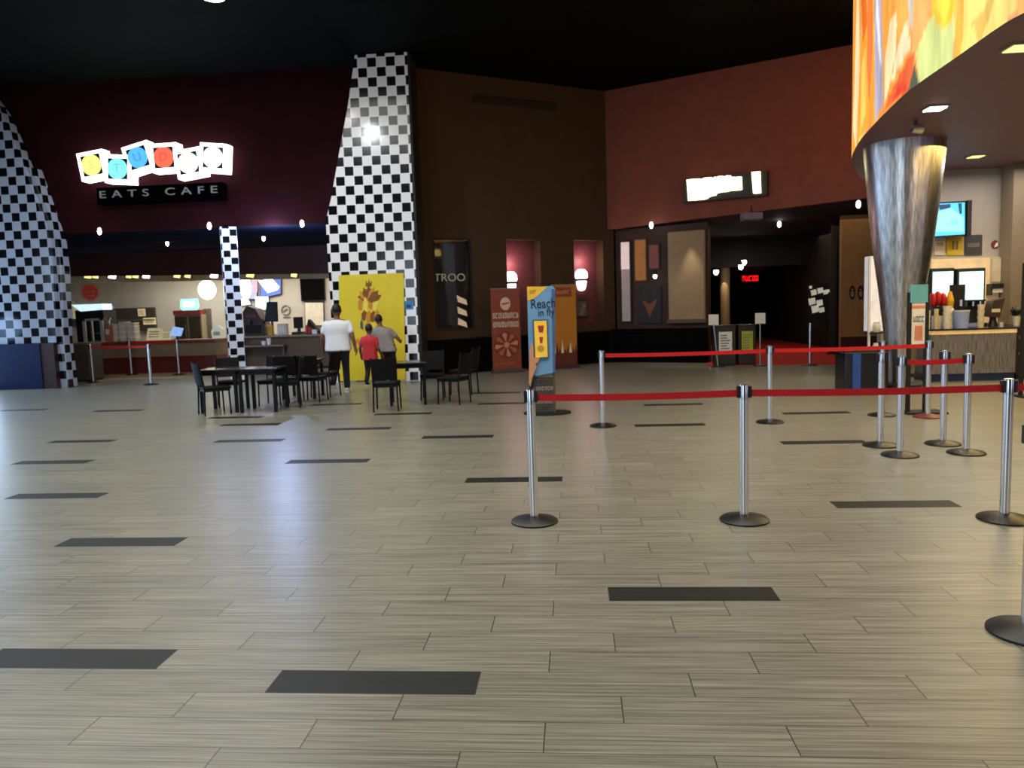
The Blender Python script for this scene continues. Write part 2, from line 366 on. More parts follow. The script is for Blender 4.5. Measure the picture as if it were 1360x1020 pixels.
# low ceiling deep in the hall
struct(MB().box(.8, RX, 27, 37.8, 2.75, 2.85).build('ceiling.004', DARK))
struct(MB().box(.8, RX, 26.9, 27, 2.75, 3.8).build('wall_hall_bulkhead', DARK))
for px, py, w in ((951, 360, 'above the farther lit pillar'), (988, 347, 'above the red glowing sign'), (984, 353, 'just below the lamp over the red sign'), (1096, 350, 'left of the pair over the patterned board'), (1113, 346, 'right of the pair over the patterned board'), (870, 366, 'low beside the dull red wall panel')):
    P = at_z(px, py, 2.745)
    P = at_y(px, py, 26.2); 
    t = thing('pendant_downlight', 'tiny white lamp deep in the dark hall, '+w, 'ceiling light', P if px != 870 else at_y(px, py, 20.6), 0, 'far hall lamps')
    k = 1.0 if px != 870 else .6
    MB().lathe([(.05*k, 0), (.075*k, .02), (.075*k, .12), (.03, .15)], n=14).build('housing', MATTE, t)
    MB().ball((0, 0, -.02), .085*k, .085*k, .11*k).build('lens', LAMP, t, smooth=True)
    if px != 870: MB().cyl((0, 0, .14), (0, 0, 3.7-P.z), .006, n=6).build('stem', MATTE, t)
    if px == 870: MB().cyl((0, .03, .1), (0, .9, .1), .01, n=6).build('arm', MATTE, t)

# large ceiling fixture at the top edge
P = at_z(283, -4, H-.25)
t = thing('ceiling_lamp', 'bright ceiling lamp over the cafe seating at the top edge', 'ceiling light', P)
MB().lathe([(.2, 0), (.24, .04), (.24, .14), (.1, .2), (.02, .25)], n=24).build('housing', GREY, t)
MB().lathe([(.19, -.015), (.2, 0)], n=24).build('lens', LAMP, t)
lp = bpy.data.lights.new('ceiling_lamp_glow', 'POINT'); lp.energy = 12; lp.color = (1, .95, .82); lp.shadow_soft_size = .15
lo = bpy.data.objects.new('ceiling_lamp_glow', lp); C.objects.link(lo); lo.location = P+Vector((0, 0, -.12))
# slot in the brown wall
Pq, w, h, a = spot(627, 130, 738, 142, BACK, .0)
t = thing('wall_grille', 'long dark air slot high on the brown wall', 'vent', Pq, a)
b = MB().box(-w/2, w/2, -.03, 0, 0, h*.55)
b.build('frame', mat('dark_slot', (34, 14, 14), .6), t)
s = MB()
for i in range(4): s.box(-w/2+.04, w/2-.04, -.045, -.03, .03+i*.05, .05+i*.05)
s.build('louver', MATTE, t)

# ------------------------------------------------------------------ checkered columns
CK = checker_mat('checker_tile', .215, (236, 236, 240), (12, 12, 15))
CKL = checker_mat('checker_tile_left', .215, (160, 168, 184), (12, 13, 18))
CKS = checker_mat('checker_tile_small', .17, (205, 208, 216), (12, 12, 15))
FY = 17.45
def colpts(pix, Y): return [(at_y(x, y, Y).x, at_y(x, y, Y).z) for x, y in pix]
pts = colpts([(558, 500), (541, 86)], FY)
pts[0] = (pts[0][0], 0); 
lft = colpts([(472, 86), (462, 140), (450, 205), (440, 262), (434, 288)], FY)
lft[0] = (lft[0][0], H-.02); pts[1] = (pts[1][0], H-.02)
xl = lft[-1][0]
poly = pts + lft + [(xl-.03, lft[-1][1]-.02), (xl-.03, 0)]
t = thing('checkered_pylon', 'tall black and white checkered pylon tapering upward behind the yellow poster', 'pillar', (0, FY, 0), kind='thing')
MB().prism(poly, 0, .72).build('tile_face', CK, t)
e = MB(); 
e.box(pts[0][0], pts[0][0]+.07, .02, .73, 0, H-.02); e.build('edge_trim', MATTE, t)
YEL = mat('poster_yellow', (222, 200, 40), .6, var=.05, scale=3)
# left one with blue base
LY = 17.75
lp_ = colpts([(0, 148), (14, 178), (32, 222), (50, 272), (66, 320), (71, 360), (74, 455)], LY)
x0L = lp_[0][0]-1.2; zb = lp_[-1][1]
t = thing('checkered_pylon', 'broad checkered pylon at the left edge with a blue base', 'pillar', (0, LY, 0), kind='thing')
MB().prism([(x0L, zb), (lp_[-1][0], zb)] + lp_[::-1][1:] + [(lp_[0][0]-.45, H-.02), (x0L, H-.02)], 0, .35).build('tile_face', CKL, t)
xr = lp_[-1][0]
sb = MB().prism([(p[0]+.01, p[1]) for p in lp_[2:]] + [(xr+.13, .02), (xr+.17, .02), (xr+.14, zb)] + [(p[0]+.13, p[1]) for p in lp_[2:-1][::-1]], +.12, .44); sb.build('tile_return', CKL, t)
xb = at_y(55, 480, LY).x
MB().box(x0L, xb, -.03, .35, 0, zb-.01).build('base_panel', mat('blue_panel', (10, 24, 66), .5, var=.1, spec=.2), t)
xm_ = at_y(76, 480, LY).x
MB().box(xb, xb+.35, -.0, .35, 0, zb-.01).build('end_panel', mat('maroon_panel', (44, 14, 18), .4), t)
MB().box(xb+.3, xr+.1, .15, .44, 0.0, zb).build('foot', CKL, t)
# thin pillar
P = at_z(313, 507); P = at_y(303, 506, 18.05); xs = at_y(303, 400, 18.05).x
t = thing('checkered_pillar', 'thin square checkered pillar in the middle of the cafe opening', 'pillar', (xs, 18.3, 0), math.radians(28), kind='thing')
MB().box(-.19, .19, -.19, .19, 0, 3.8).build('tile_face', CKS, t, bevel=.01)
MB().box(-.21, .21, -.21, .21, 0, .06).build('base', MATTE, t)

# ------------------------------------------------------------------ yellow poster
Pq, w, h, a = spot(448, 364, 544, 505, YW(FY), .02)
Pq.z = max(Pq.z, .03)
t = thing('poster', 'large yellow poster hung on the checkered pylon behind the people', 'poster', (Pq.x, Pq.y, Pq.z), 0)
sag = [(-w/2, 0), (w/2-.02, .02), (w/2-.04, h), (-w/2+.02, h)]
xl_, xr_ = at_y(450, 365, FY-.02).x-Pq.x, at_y(535, 363, FY-.02).x-Pq.x
xl2, xr2 = at_y(449, 505, FY-.02).x-Pq.x, at_y(537, 471, FY-.02).x-Pq.x
MB().prism([(xl2+.05, 0), (xr2, 0), (xr_+.02, h), (xl_, h)], -.012, 0).build('sheet', YEL, t)
art = MB(); AB, AO, AG, AD = 0, 1, 2, 3
def disc(mb, x, z, rx, rz, y, m, n=24): mb.prism([(x+rx*math.cos(2*PI*i/n), z+rz*math.sin(2*PI*i/n)) for i in range(n)], y-.004, y, m)
gx = at_y(491, 400, FY).x-Pq.x; gz = at_y(491, 400, FY).z-Pq.z
for i, (an, ln, m) in enumerate(((-1.15, .3, 0), (-.75, .33, 1), (-.38, .34, 0), (0, .36, 0), (.38, .34, 1), (.75, .33, 0), (1.15, .32, 0))):
    sn, cs = math.sin(an), math.cos(an)
    art.prism([(gx-.05*cs, gz+.05*sn), (gx+sn*ln*.6-.08*cs, gz+cs*ln*.6+.08*sn), (gx+sn*ln, gz+cs*ln), (gx+sn*ln*.6+.08*cs, gz+cs*ln*.6-.08*sn), (gx+.05*cs, gz-.05*sn)], -.0165-.0006*i, -.012, m)
art.prism([(gx-.07, gz+.34), (gx-.05, gz+.48), (gx-.01, gz+.4), (gx+.02, gz+.5), (gx+.04, gz+.4), (gx+.08, gz+.46), (gx+.07, gz+.34)], -.022, -.012, 0)
for i, (dx, dz, wd, ht, sl_, m) in enumerate([(-.22, -.18, .1, .26, .02, 1), (-.1, -.2, .1, .3, .02, 2), (.02, -.16, .1, .28, .04, 1), (.13, -.2, .1, .28, .05, 2), (-.16, -.42, .08, .22, .06, 0), (-.05, -.44, .09, .22, .06, 1), (.05, -.46, .09, .24, .07, 0), (.14, -.44, .07, .24, .05, 1), (-.2, -.62, .08, .2, -.02, 3), (-.08, -.66, .1, .2, .05, 1), (.04, -.68, .1, .2, .06, 2)]):
    art.prism([(gx+dx-wd/2, gz+dz), (gx+dx+wd*.3, gz+dz-ht*.15), (gx+dx+wd/2+sl_, gz+dz+ht*.7), (gx+dx+sl_*.5, gz+dz+ht), (gx+dx-wd/2, gz+dz+ht*.6)], -.017-.001*i, -.012, m)
for dx, dz in ((.3, -1.0), (-.4, -.95), (-.3, -1.3), (.33, -1.15)): art.prism([(gx+dx, gz+dz), (gx+dx+.1, gz+dz+.12), (gx+dx+.14, gz+dz-.05)], -.017, -.012, 1)
art.build('print', [mat('print_brown', (128, 76, 22), .6), mat('print_orange', (206, 140, 30), .6), mat('print_gold', (236, 214, 84), .6), mat('print_slate', (70, 84, 92), .6)], t)
# small blue sticker on the tiles
Pq, w, h, a = spot(537, 400, 549, 411, YW(FY), 0)
o = MB().box(-w/2, w/2, -.006, 0, 0, h).box(-w/4, w/4, -.008, -.006, h*.2, h*.6, 1).build('sticker', [mat('sticker_blue', (60, 130, 190), .5), mat('sticker_navy', (20, 60, 110), .5)], loc=Pq); tag(o, 'small blue sticker on the checkered tiles right of the yellow poster', 'sticker')

# ------------------------------------------------------------------ STUDIO EATS CAFE sign
t = thing('cafe_sign', 'illuminated sign of six tilted square tiles on the dark wall over the cafe', 'sign', (0, 17.95, 0))
names = 'STUDIO'; cen = [(124, 220), (159, 225), (185, 210), (220, 210), (252, 217), (285, 210)]
til = [6, -6, 12, 0, 6, -8]; cols = [(250, 214, 110), (110, 200, 250), (70, 150, 235), (232, 84, 60), (250, 246, 200), (222, 246, 218)]
for i, (c, tl) in enumerate(zip(cen, til)):
    P = at_y(c[0], c[1], 17.95); yy = -.02*(i % 2)
    R = Matrix.Translation((P.x, yy, P.z)) @ Matrix.Rotation(-math.radians(tl+1.5), 4, 'Y'); s = .33
    tile = MB().box(-s, s, -.06, .25, -s, s, 0, R).build('letter_tile', SIGNW, t)
    q = MB().box(-s*.74, s*.74, -.07, -.06, -s*.74, s*.74, 0, R).build('tile_panel', mat('sign_black', (10, 10, 12), .4), tile)
    em = mat('disc_glow_%d' % i, cols[i], .5, emit=1.5 if i < 4 else 2.2, var=.04)
    dm = MB(); dm.prism([(s*.74*math.cos(2*PI*k/28), s*.74*math.sin(2*PI*k/28)) for k in range(28)], -.085, -.07)
    dm.v = [tuple(R @ Vector(v)) for v in dm.v]; dm.build('letter_disc', em, tile)
    text('lettering', names[i], .3, mat('disc_letter_%d' % i, tuple(int(v*.85) for v in cols[i]), .5, emit=1.2), tile, (P.x, yy-.092, P.z), .01, rot=math.radians(tl+1.5))
pa, pb = at_y(131, 257, 17.95), at_y(290, 251, 17.95)
bk = MB().box(pa.x-.05, pb.x+.1, 0, .25, pb.z-.24, pb.z+.16).build('back_plate', mat('sign_back', (4, 4, 4), .9, spec=0), t)
pm = (pa+pb)/2
text('lettering', 'EATS CAFE', .24, mat('letter_grey', (128, 128, 130), .5, emit=.12), bk, (pm.x, -.02, pm.z-.03), .03, rot=-math.radians(0), fit=(pb.x-pa.x)*.98, space=1.75)

# ------------------------------------------------------------------ theatre entrance sign
Pq, w, h, a = spot(910, 230, 1021, 265, BURW, .0)
t = thing('entrance_sign', 'dark box sign with glowing cream letters over the hall entrance', 'sign', Pq, a)
def onb(px, py):
    P = on_wall(px, py, *BURW); d = P-Pq; return d.x*math.cos(a)+d.y*math.sin(a), d.z
c = [onb(911, 240), onb(1021, 228), onb(1021, 260), onb(911, 270)]
MB().prism(c, -.16, 0).build('sign_box', mat('sign_olive', (40, 34, 18), .5), t)
lt = MB()
def gb(pp, y0=-.2): lt.prism([onb(*q) for q in pp], y0, -.16)
blocks = [[(915, 240), (922, 239), (922, 267), (917, 267.5)], [(922.6, 239), (927, 238.6), (927, 267), (922.6, 267)], [(927.6, 239), (933, 238.4), (933, 266.4), (927.6, 266.8)], [(933.6, 240), (938, 237.4), (938, 266), (933.6, 266.4)], [(938.6, 237.4), (943.5, 237), (943.5, 264), (938.6, 266)], [(944, 237), (948, 236.6), (949, 261), (944, 263)], [(949.5, 238), (952.5, 236), (954, 260.5), (949.6, 261)], [(954.5, 236), (959, 235), (960, 256.5), (954.6, 258)], [(959.6, 235.2), (963, 235), (963, 256), (960, 256.4)], [(964, 236), (969, 234), (971, 255.4), (964, 256)], [(970, 234.5), (973, 234.4), (975, 254), (972, 254.6)], [(974, 236.6), (980, 236.4), (980, 254), (975, 254)], [(980.8, 236.4), (987.5, 236), (988, 253), (980.8, 254)]]
for b_ in blocks: gb(b_)
lt.build('lettering', SIGNC, t)
lt = MB(); gb([(1000.5, 230), (1005, 229.4), (1006, 258), (1003, 258)]); gb([(1005.8, 229.6), (1012, 229), (1013, 257.6), (1006.6, 258)])
lt.build('lettering', SIGNC, t)

# ------------------------------------------------------------------ brown wall openings: window 1, sconces
u0_, u1_, z0, z1 = ops[0]
t = struct(MB().box(u0_, u0_+.04, -.02, .1, z0, z1).box(u1_-.04, u1_, -.02, .1, z0, z1).box(u0_+.04, u1_-.04, -.02, .1, z0, z0+.04).box(u0_+.04, u1_-.04, -.02, .1, z1-.04, z1).build('window_1', MATTE, loc=(*BACK[0], 0), rz=ANGB))
struct(MB().box(u0_+.04, u1_-.04, .03, .045, z0+.04, z1-.04).build('window_pane', GLASS, t))
xx, zz = on_back(598, 369)
text('lettering', 'TROO', .27, mat('letter_bone', (170, 160, 142), .5, emit=.18), t, (xx, -.02+.04, zz), .01, fit=(on_back(619, 369)[0]-on_back(578, 369)[0]))
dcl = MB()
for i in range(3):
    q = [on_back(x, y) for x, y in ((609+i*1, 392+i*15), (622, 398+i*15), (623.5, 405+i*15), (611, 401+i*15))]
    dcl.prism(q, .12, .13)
struct(dcl.build('window_reflection_strip', mat('cream_reflection', (226, 206, 170), .5, emit=.35), t)); 
t.children[-1].name = 'painted_reflection_strip'
SCON = mat('sconce_glow', (255, 214, 214), .5, emit=5, var=.03)
for i, (px, py) in enumerate(((686, 375), (781, 371))):
    u0_, u1_, z0, z1 = ops[i+1]
    P = on_wall(px, py, *BACK); n = Vector((math.sin(ANGB), -math.cos(ANGB), 0))
    t = thing('wall_sconce', ['glowing pink wall sconce in the niche behind the brown pizza banner', 'glowing pink wall sconce in the niche nearest the hall, above a framed picture'][i], 'wall lamp', P-n*.34, ANGB, 'niche sconces')
    sh = MB(); prof = [(.04, -.3), (.1, -.27), (.14, -.18), (.16, -.03)]
    sh.lathe(prof, (0, 0, 0), 24, 0, 1, .8).build('lower_shade', SCON, t)
    MB().lathe([(.19, -.03), (.19, .03)], (0, 0, 0), 24, 0, 1, .85).build('band', BLACK, t)
    MB().lathe([(.17, .03), (.2, .1), (.19, .2), (.12, .28), (.03, .3)], (0, 0, 0), 24, 0, 1, .7).build('upper_shade', SCON, t)
    MB().box(-.06, .06, 0, .1, -.06, .06).build('wall_plate', BLACK, t)
    ld = bpy.data.lights.new('sconce_lamp', 'POINT'); ld.energy = 16; ld.color = (1, .6, .6); ld.shadow_soft_size = .1
    lo = bpy.data.objects.new('sconce_lamp', ld); C.objects.link(lo); lo.location = P-n*.12+Vector((0, 0, .5))
u0_, u1_, z0, z1 = ops[2]
P0 = on_wall(781, 410, *BACK); n = Vector((math.sin(ANGB), -math.cos(ANGB), 0)); P0 = P0-n*.34
t = thing('framed_picture', 'small grey framed picture below the sconce nearest the hall', 'picture', (P0.x, P0.y, P0.z-.24), ANGB)
MB().box(-.2, .2, -.03, 0, 0, .48).build('frame', BLACK, t)
pm_ = MB().box(-.17, .17, -.034, -.03, .03, .45); pm_.prism([(-.1, .08), (.02, .4), (.13, .36), (.05, .06)], -.038, -.034, 1)
pm_.build('print', [mat('print_grey', (92, 86, 84), .5), mat('print_pale', (130, 124, 120), .5)], t)

# ------------------------------------------------------------------ panels along the hall's left wall
def wall_panel(name, label, cat, x0, y0, x1, y1, m, W=BURW, off=-.25, fr=BLACK, art=None):
    P, w, h, a = spot(x0, y0, x1, y1, W, off)
    t = thing(name, label, cat, P, a)
    MB().box(-w/2-.04, w/2+.04, -.05, 0, -.04, h+.04).build('frame', fr, t)
    MB().box(-w/2, w/2, -.06, -.05, 0, h).build('panel', m, t)
    if art: art(t, w, h)
    return t
def two_tone(t, w, h): MB().box(-w/2, w/2, -.07, -.06, h*.66, h).build('upper_panel', mat('panel_pink_white', (222, 205, 204), .5, emit=.45), t)
wall_panel('light_panel', 'tall narrow pale glowing panel just right of the wall corner', 'light panel', 822, 321, 833, 427, mat('panel_grey', (156, 146, 144), .5, emit=.18), art=two_tone)
wall_panel('gold_panel', 'tall gold panel beside the pale glowing panel', 'wall panel', 840, 318, 854, 372, mat('gold_panel', (170, 112, 40), .4, emit=.12), fr=mat('gold_edge', (80, 50, 20), .5))
wall_panel('red_wall_panel', 'small dull red panel between gold panel and tan pilaster', 'wall panel', 859, 325, 871, 356, mat('dull_red', (130, 64, 60), .5, emit=.08))  # flat red panel fixed to the wall
def deer(t, w, h):
    a_ = MB(); a_.prism([(-w*.35, h*.62), (-w*.2, h*.45), (-w*.1, h*.3), (0, h*.1), (w*.12, h*.3), (w*.3, h*.5), (w*.38, h*.7), (w*.2, h*.6), (0, h*.52), (-w*.2, h*.6)], -.066, -.06, 0)
    for sx in (-1, 1): a_.prism([(sx*w*.2, h*.6), (sx*w*.34, h*.9), (sx*w*.26, h*.92), (sx*w*.12, h*.62)], -.066, -.06, 1)
    a_.build('print', [mat('print_rust', (120, 62, 36), .5), mat('print_umber', (62, 34, 28), .5)], t)
wall_panel('movie_poster', 'dark framed poster with rust brown shape low on the hall wall', 'poster', 846, 382, 873, 428, mat('poster_dark', (24, 16, 16), .5), art=deer)
P, w, h, a = spot(885, 311, 934, 427, BURW, -.24)
t = thing('wall_pilaster', 'tan pilaster lit from above beside the hall entrance', 'pilaster', P, a, kind='thing')
tan = mat('tan_plaster', (150, 128, 96), .6, var=.08, scale=4)
MB().box(-w/2, w/2, -.12, 0.0, 0, h+.1).build('shaft', tan, t, bevel=.03)
MB().box(-w/2-.03, w/2+.03, -.15, 0, -.04, 0.06).build('base', mat('tan_edge', (90, 70, 48), .6), t)
lg = bpy.data.lights.new('pilaster_lamp', 'SPOT'); lg.energy = 90; lg.color = (1, .86, .58); lg.spot_size = 1.0; lg.spot_blend = .8; lg.shadow_soft_size = .05
lo = bpy.data.objects.new('pilaster_lamp', lg); C.objects.link(lo); n = Vector((math.sin(ANGR), -math.cos(ANGR), 0)); lo.location = P+Vector((0, 0, h+.02))+n*.38+Vector((.15,0,0))
lo.rotation_euler = (math.radians(-4), 0, 0)
# far lit pillar in the hall
P = at_z(963, 423, 0.9); P = at_y(963, 425, 27.5)
t = thing('hall_pillar', 'slim lit pillar deep in the dark hall', 'pillar', (P.x, P.y, .012), kind='thing')
MB().lathe([(.17, 0.1), (.17, 2.74)], n=20).build('shaft', tan, t, smooth=True); MB().lathe([(.2, 0), (.2, .1)], n=20).build('base', BLACK, t)
lg = bpy.data.lights.new('pillar_lamp', 'SPOT'); lg.energy = 60; lg.color = (1, .82, .5); lg.spot_size = .8
lo = bpy.data.objects.new('pillar_lamp', lg); C.objects.link(lo); lo.location = (P.x-.1, P.y-.4, 2.7); lo.rotation_euler = (.12, 0, 0)
# red sign
Pq, w, h, a = spot(986, 365, 1008, 374, YW(30), 0)
t = thing('red_lit_sign', 'small red glowing sign deep in the dark hall', 'sign', Pq)
MB().box(-w/2-.05, w/2+.05, 0, .06, -.05, h+.05).build('case', MATTE, t)
sc = MB(); scribble(sc, -w/2, w/2, 0.02, h*.8, 0, 5, 0, .4); sc.build('lettering', mat('red_glow', (230, 20, 24), .4, emit=1.6), t)
MB().cyl((0, .03, h+.05), (0, .03, 2.75-Pq.z), .012, n=8).build('stem', MATTE, t)
# patterned board
Pq, w, h, a = spot(1074, 377, 1105, 424, YW(24.5), 0)
t = thing('display_board', 'black and white patterned display board standing in the hall', 'display', (Pq.x, Pq.y, .012))
hz = Pq.z
MB().box(-w/2, w/2, 0, .06, hz-.25, hz+h).build('panel', MATTE, t)
pp = MB()
for dx, dz, s in ((-.2, .75, .1), (.0, .8, .1), (-.25, .5, .12), (-.02, .45, .11), (.16, .75, .08), (-.15, .28, .13), (.05, .25, .09), (.24, .78, .05), (-.3, .9, .05)):
    pp.prism([(dx*w*1.4-s*.7, hz+h*dz-s), (dx*w*1.4+s*.9, hz+h*dz-s*.6), (dx*w*1.4+s*.7, hz+h*dz+s), (dx*w*1.4-s, hz+h*dz+s*.7)], -.008, 0)
pp.build('print', mat('print_white_lit', (210, 208, 190), .5, emit=.4), t)
for sx in (-1, 1): MB().box(sx*w*.4-.02, sx*w*.4+.02, .01, .05, 0, hz-.24).build('leg', MATTE, t)
for sx in (-1, 1): MB().box(sx*w*.4-.03, sx*w*.4+.03, -.2, .26, 0, .02).build('foot', MATTE, t)
# restroom wall, right of hall
Pq, w, h, a = spot(1117, 350, 1160, 447, YW(20.6), 0)
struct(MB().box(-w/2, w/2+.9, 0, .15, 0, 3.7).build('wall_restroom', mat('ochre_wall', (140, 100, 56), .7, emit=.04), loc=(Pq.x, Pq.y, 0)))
struct(MB().box(-w/2-.0, w/2+.9, -.03, 0, 0.012, Pq.z).build('baseboard_restroom', mat('maroon_base', (64, 16, 14), .6), loc=(Pq.x, Pq.y, 0)))
for px, lb in ((1132, 'left'), (1143, 'right')):
    q, w2, h2, _ = spot(px-4, 379, px+4, 398, YW(20.6), .03)
    t = thing('restroom_sign', 'small oval sign on the ochre hall wall, %s of the pair' % lb, 'sign', q, 0, 'oval hall signs')
    m1 = MB(); disc(m1, 0, h2/2, w2/2, h2/2, .03, 0); m1.build('plate', mat('sign_maroon', (40, 14, 12), .5), t)
    m1 = MB(); m1.ball((0, .02, h2*.7), .025, .012, .03); m1.prism([(-.03, h2*.2), (.03, h2*.2), (.045, h2*.58), (-.045, h2*.58)], .018, .024); m1.build('pictogram', mat('picto_grey', (150, 130, 110), .5), t)
# dark post
P = at_z(1108, 462)
t = thing('barrier_column', 'dark slim column standing at the hall beside the ochre wall', 'column', (P.x-.0, 22.3, .012), kind='thing')
Pc = at_y(1108, 430, 22.3); t.location.x = Pc.x
MB().lathe([(.14, .04), (.13, 1.0), (.12, 2.2), (.1, 3.69)], n=18).build('shaft', DARK, t, smooth=True); MB().lathe([(.2, 0), (.2, .04)], n=18).build('base', MATTE, t)
# entrance ceiling projector box
P = at_z(998, 289, 3.45)
t = thing('ceiling_projector', 'small grey box hanging under the burgundy wall at the entrance', 'projector', (P.x, P.y, P.z))
MB().box(-.22, .22, -.15, .15, -.06, .1).build('body', mat('dull_lilac', (92, 86, 98), .5), t, bevel=.02); MB().cyl((0, 0, .1), (0, 0, 3.7-P.z), .02).build('mount', MATTE, t); MB().lathe([(.05, -.08), (.05, -.06)], (-.1, 0, 0), 14).build('lens', BLACK, t)

# ------------------------------------------------------------------ stanchions
def stanchion_parts(t):
    MB().lathe([(.178, 0), (.178, .012), (.165, .022), (.07, .042), (.045, .05)], n=40).build('base', mat('black_rubber', (20, 21, 22), .4), t, smooth=True)
    MB().lathe([(.033, .045), (.033, .90)], n=24).build('pole', CHROME, t, smooth=True)
    MB().lathe([(.034, .9), (.034, 1.0), (.031, 1.012), (.01, 1.016)], n=24).build('belt_head', STEEL, t, smooth=True)
    for sx in (-1, 1): MB().box(sx*.041-.009, sx*.041+.009, -.022, .022, .915, 1.0).build('belt_clip', BLACK, t)
PG = 'retractable belt posts'
posts = {}
def post(key, px, py, label, xy=None, group=PG):
    P = Vector((*xy, 0)) if xy else at_z(px, py)
    if not posts:
        t = thing('barrier_post', label, 'barrier post', (P.x, P.y, 0), 0, group); stanchion_parts(t)
    else: t = dup(next(iter(posts.values())), (P.x, P.y, 0), 0, label, group)
    posts[key] = t; return t
post('a', 710, 693, 'chrome belt post with black base in front of the blue cutout display')
post('b', 988.5, 691, 'chrome belt post holding two red belts in the middle of the near row')
post('c', 1334, 690, 'chrome belt post at the right end of the near row')
post('d', 801, 566, 'chrome belt post at the left end of the second row')
post('e', 1022.5, 561, 'chrome belt post at the middle of the second row before the dark hall')
post('f', 1169, 592, 'farther left chrome post of the cluster before the silver cone')
post('g', 1195, 605, 'nearer left chrome post of the cluster before the silver cone')
post('h', 1252, 590, 'farther right chrome post of the cluster before the counter')
post('i', 1283, 602, 'nearer right chrome post of the cluster before the counter')
post('j', 1232, 554, 'chrome post standing on the dark red base beside the teal topped sign')
post('k', 0, 0, 'chrome post just left of the teal topped sign stand', xy=(4.12, 10.62))
post('l', 1366, 841, 'belt post of which only the black base shows at the right edge')
post('m', 0, 0, 'lone far chrome post at the edge of the red carpet', xy=(5.62, 18.84))
post('q', 124, 508, 'belt post in the cafe queue beside the grey cabinet', group='cafe queue posts')
post('r', 201, 511, 'belt post in front of the cafe queue, nearest the tables', group='cafe queue posts')
post('s', 175, 498, 'belt post against the cafe counter behind the queue', group='cafe queue posts')
post('t', 238, 498, 'belt post before the cooler at the far end of the cafe queue', group='cafe queue posts')
# the red floor plate of post j
for ch in posts['j'].children:
    if ch.name.startswith('base'):
        ch.data = ch.data.copy(); ch.data.materials[0] = mat('dark_red_base', (96, 34, 28), .5); ch['label'] = 'dark red round base'
def belt(k0, k1, z=.948, hgt=.05, sag=.01, end=None):
    a = posts[k0].location; b = posts[k1].location if k1 else Vector(end)
    d = (b-a); L = d.length; u = d.normalized(); m = MB(); N = 14; nrm = Vector((-u.y, u.x, 0))*.0015
    for i in range(N):
        s0, s1 = .045+(L-.09)*i/N, .045+(L-.09)*(i+1)/N
        z0, z1 = z-sag*4*(i/N)*(1-i/N), z-sag*4*((i+1)/N)*(1-(i+1)/N)
        p0, p1 = u*s0, u*s1
        vv = [p0-nrm+Vector((0, 0, z0-hgt/2)), p1-nrm+Vector((0, 0, z1-hgt/2)), p1-nrm+Vector((0, 0, z1+hgt/2)), p0-nrm+Vector((0, 0, z0+hgt/2))]
        vv += [v+nrm*2 for v in vv]
        m.add(vv, [(0, 1, 2, 3), (7, 6, 5, 4), (3, 2, 6, 7), (0, 4, 5, 1)])
    m.build('belt', RED, posts[k0])
belt('a', 'b'); belt('b', 'c'); belt('d', 'e'); belt('e', 'j'); belt('g', 'i'); belt('q', 'r'); belt('s', 't')
posts['c'].location.z = 0
# a fourth near-row post out of the frame to the right carries the next belt
post('n', 0, 0, 'belt post continuing the near row beyond the right edge', xy=(4.75, 5.6)); belt('c', 'n')

# ------------------------------------------------------------------ sign posts and bins by the hall
for px, py, lean, lb in ((1009, 485, 0.0, 'white card sign on an upright silver post before the dark hall'), (953, 486, -.1, 'white card sign on a leaning silver post left of the dark bins')):
    P = at_z(px, py)
    P = at_y(px, 470, 19.15); 
    t = thing('card_sign_post', lb, 'sign', (P.x, 19.1, 0), 0, 'card sign posts')
    MB().lathe([(.16, 0), (.16, .02), (.04, .04)], n=24).build('base', BLACK, t)
    MB().cyl((0, 0, .03), (lean, 0, 1.05), .02).build('pole', STEEL, t)
    MB().box(lean-.12, lean+.12, -.01, .01, 1.03, 1.29).build('card', PAPER, t)
for (x0, y0, x1, y1, c_, lb, paper) in ((950, 437, 977, 487, 0, 'dark bin with a white paper notice by the hall', PAPER), (981, 436, 1004, 486, 0, 'dark bin with a lime green notice by the hall', mat('lime_paper', (168, 176, 44), .6))):
    P, w, h, a = spot(x0, y0, x1, y1, YW(19.3), 0)
    t = thing('waste_bin', lb, 'bin', (P.x, 19.3, 0), 0, 'bins before the hall')
    h = .98
    MB().box(-w/2, w/2, 0, .45, .04, h).build('cabinet', mat('bin_charcoal', (38, 34, 32), .45), t, bevel=.01)
    MB().box(-w/2+.02, w/2-.02, .02, .43, 0, .04).build('plinth', BLACK, t)
    MB().box(-w/2-.01, w/2+.01, -.01, .46, h, h+.03).build('lid', BLACK, t)
    MB().box(-w*.32, w*.32, -.012, 0, .32, .85).build('notice', paper, t)
    k = MB(); 
    for i in range(6): k.box(-w*.24, w*random.uniform(.05, .24), -.014, -.012, .42+i*.065, .45+i*.065)
    k.build('notice_print', mat('print_dim', (120, 120, 110), .6), t.children[-1])

# ------------------------------------------------------------------ banners
def bevel_poly(x0, x1, z0, z1): return [(x0, z0), (x1, z0), (x1, z1), (x0, z1)]
P, w, h, a = spot(653, 386, 692, 496, ((-3.7, 18.2), (.97, 21.1)), 0); 
P = at_z(674, 495); t = thing('roll_up_banner', 'rusty brown roll-up banner with a pizza picture against the brown wall', 'banner', (P.x, P.y, 0), ANGB*.6)
w = .74; h = 2.08
MB().box(-w/2-.02, w/2+.02, -.12, .12, 0, .1).build('base', mat('banner_base', (70, 52, 46), .5), t, bevel=.01)
sh_ = MB().box(-w/2, w/2, -.012, 0, .1, h).build('sheet', mat('banner_brown', (124, 52, 34), .5, var=.08), t)
MB().box(-w/2, w/2, -.02, .01, h, h+.025).build('top_rail', GREY, t)
MB().cyl((0, .03, .08), (0, .03, h), .012, n=8).build('support_pole', GREY, t)
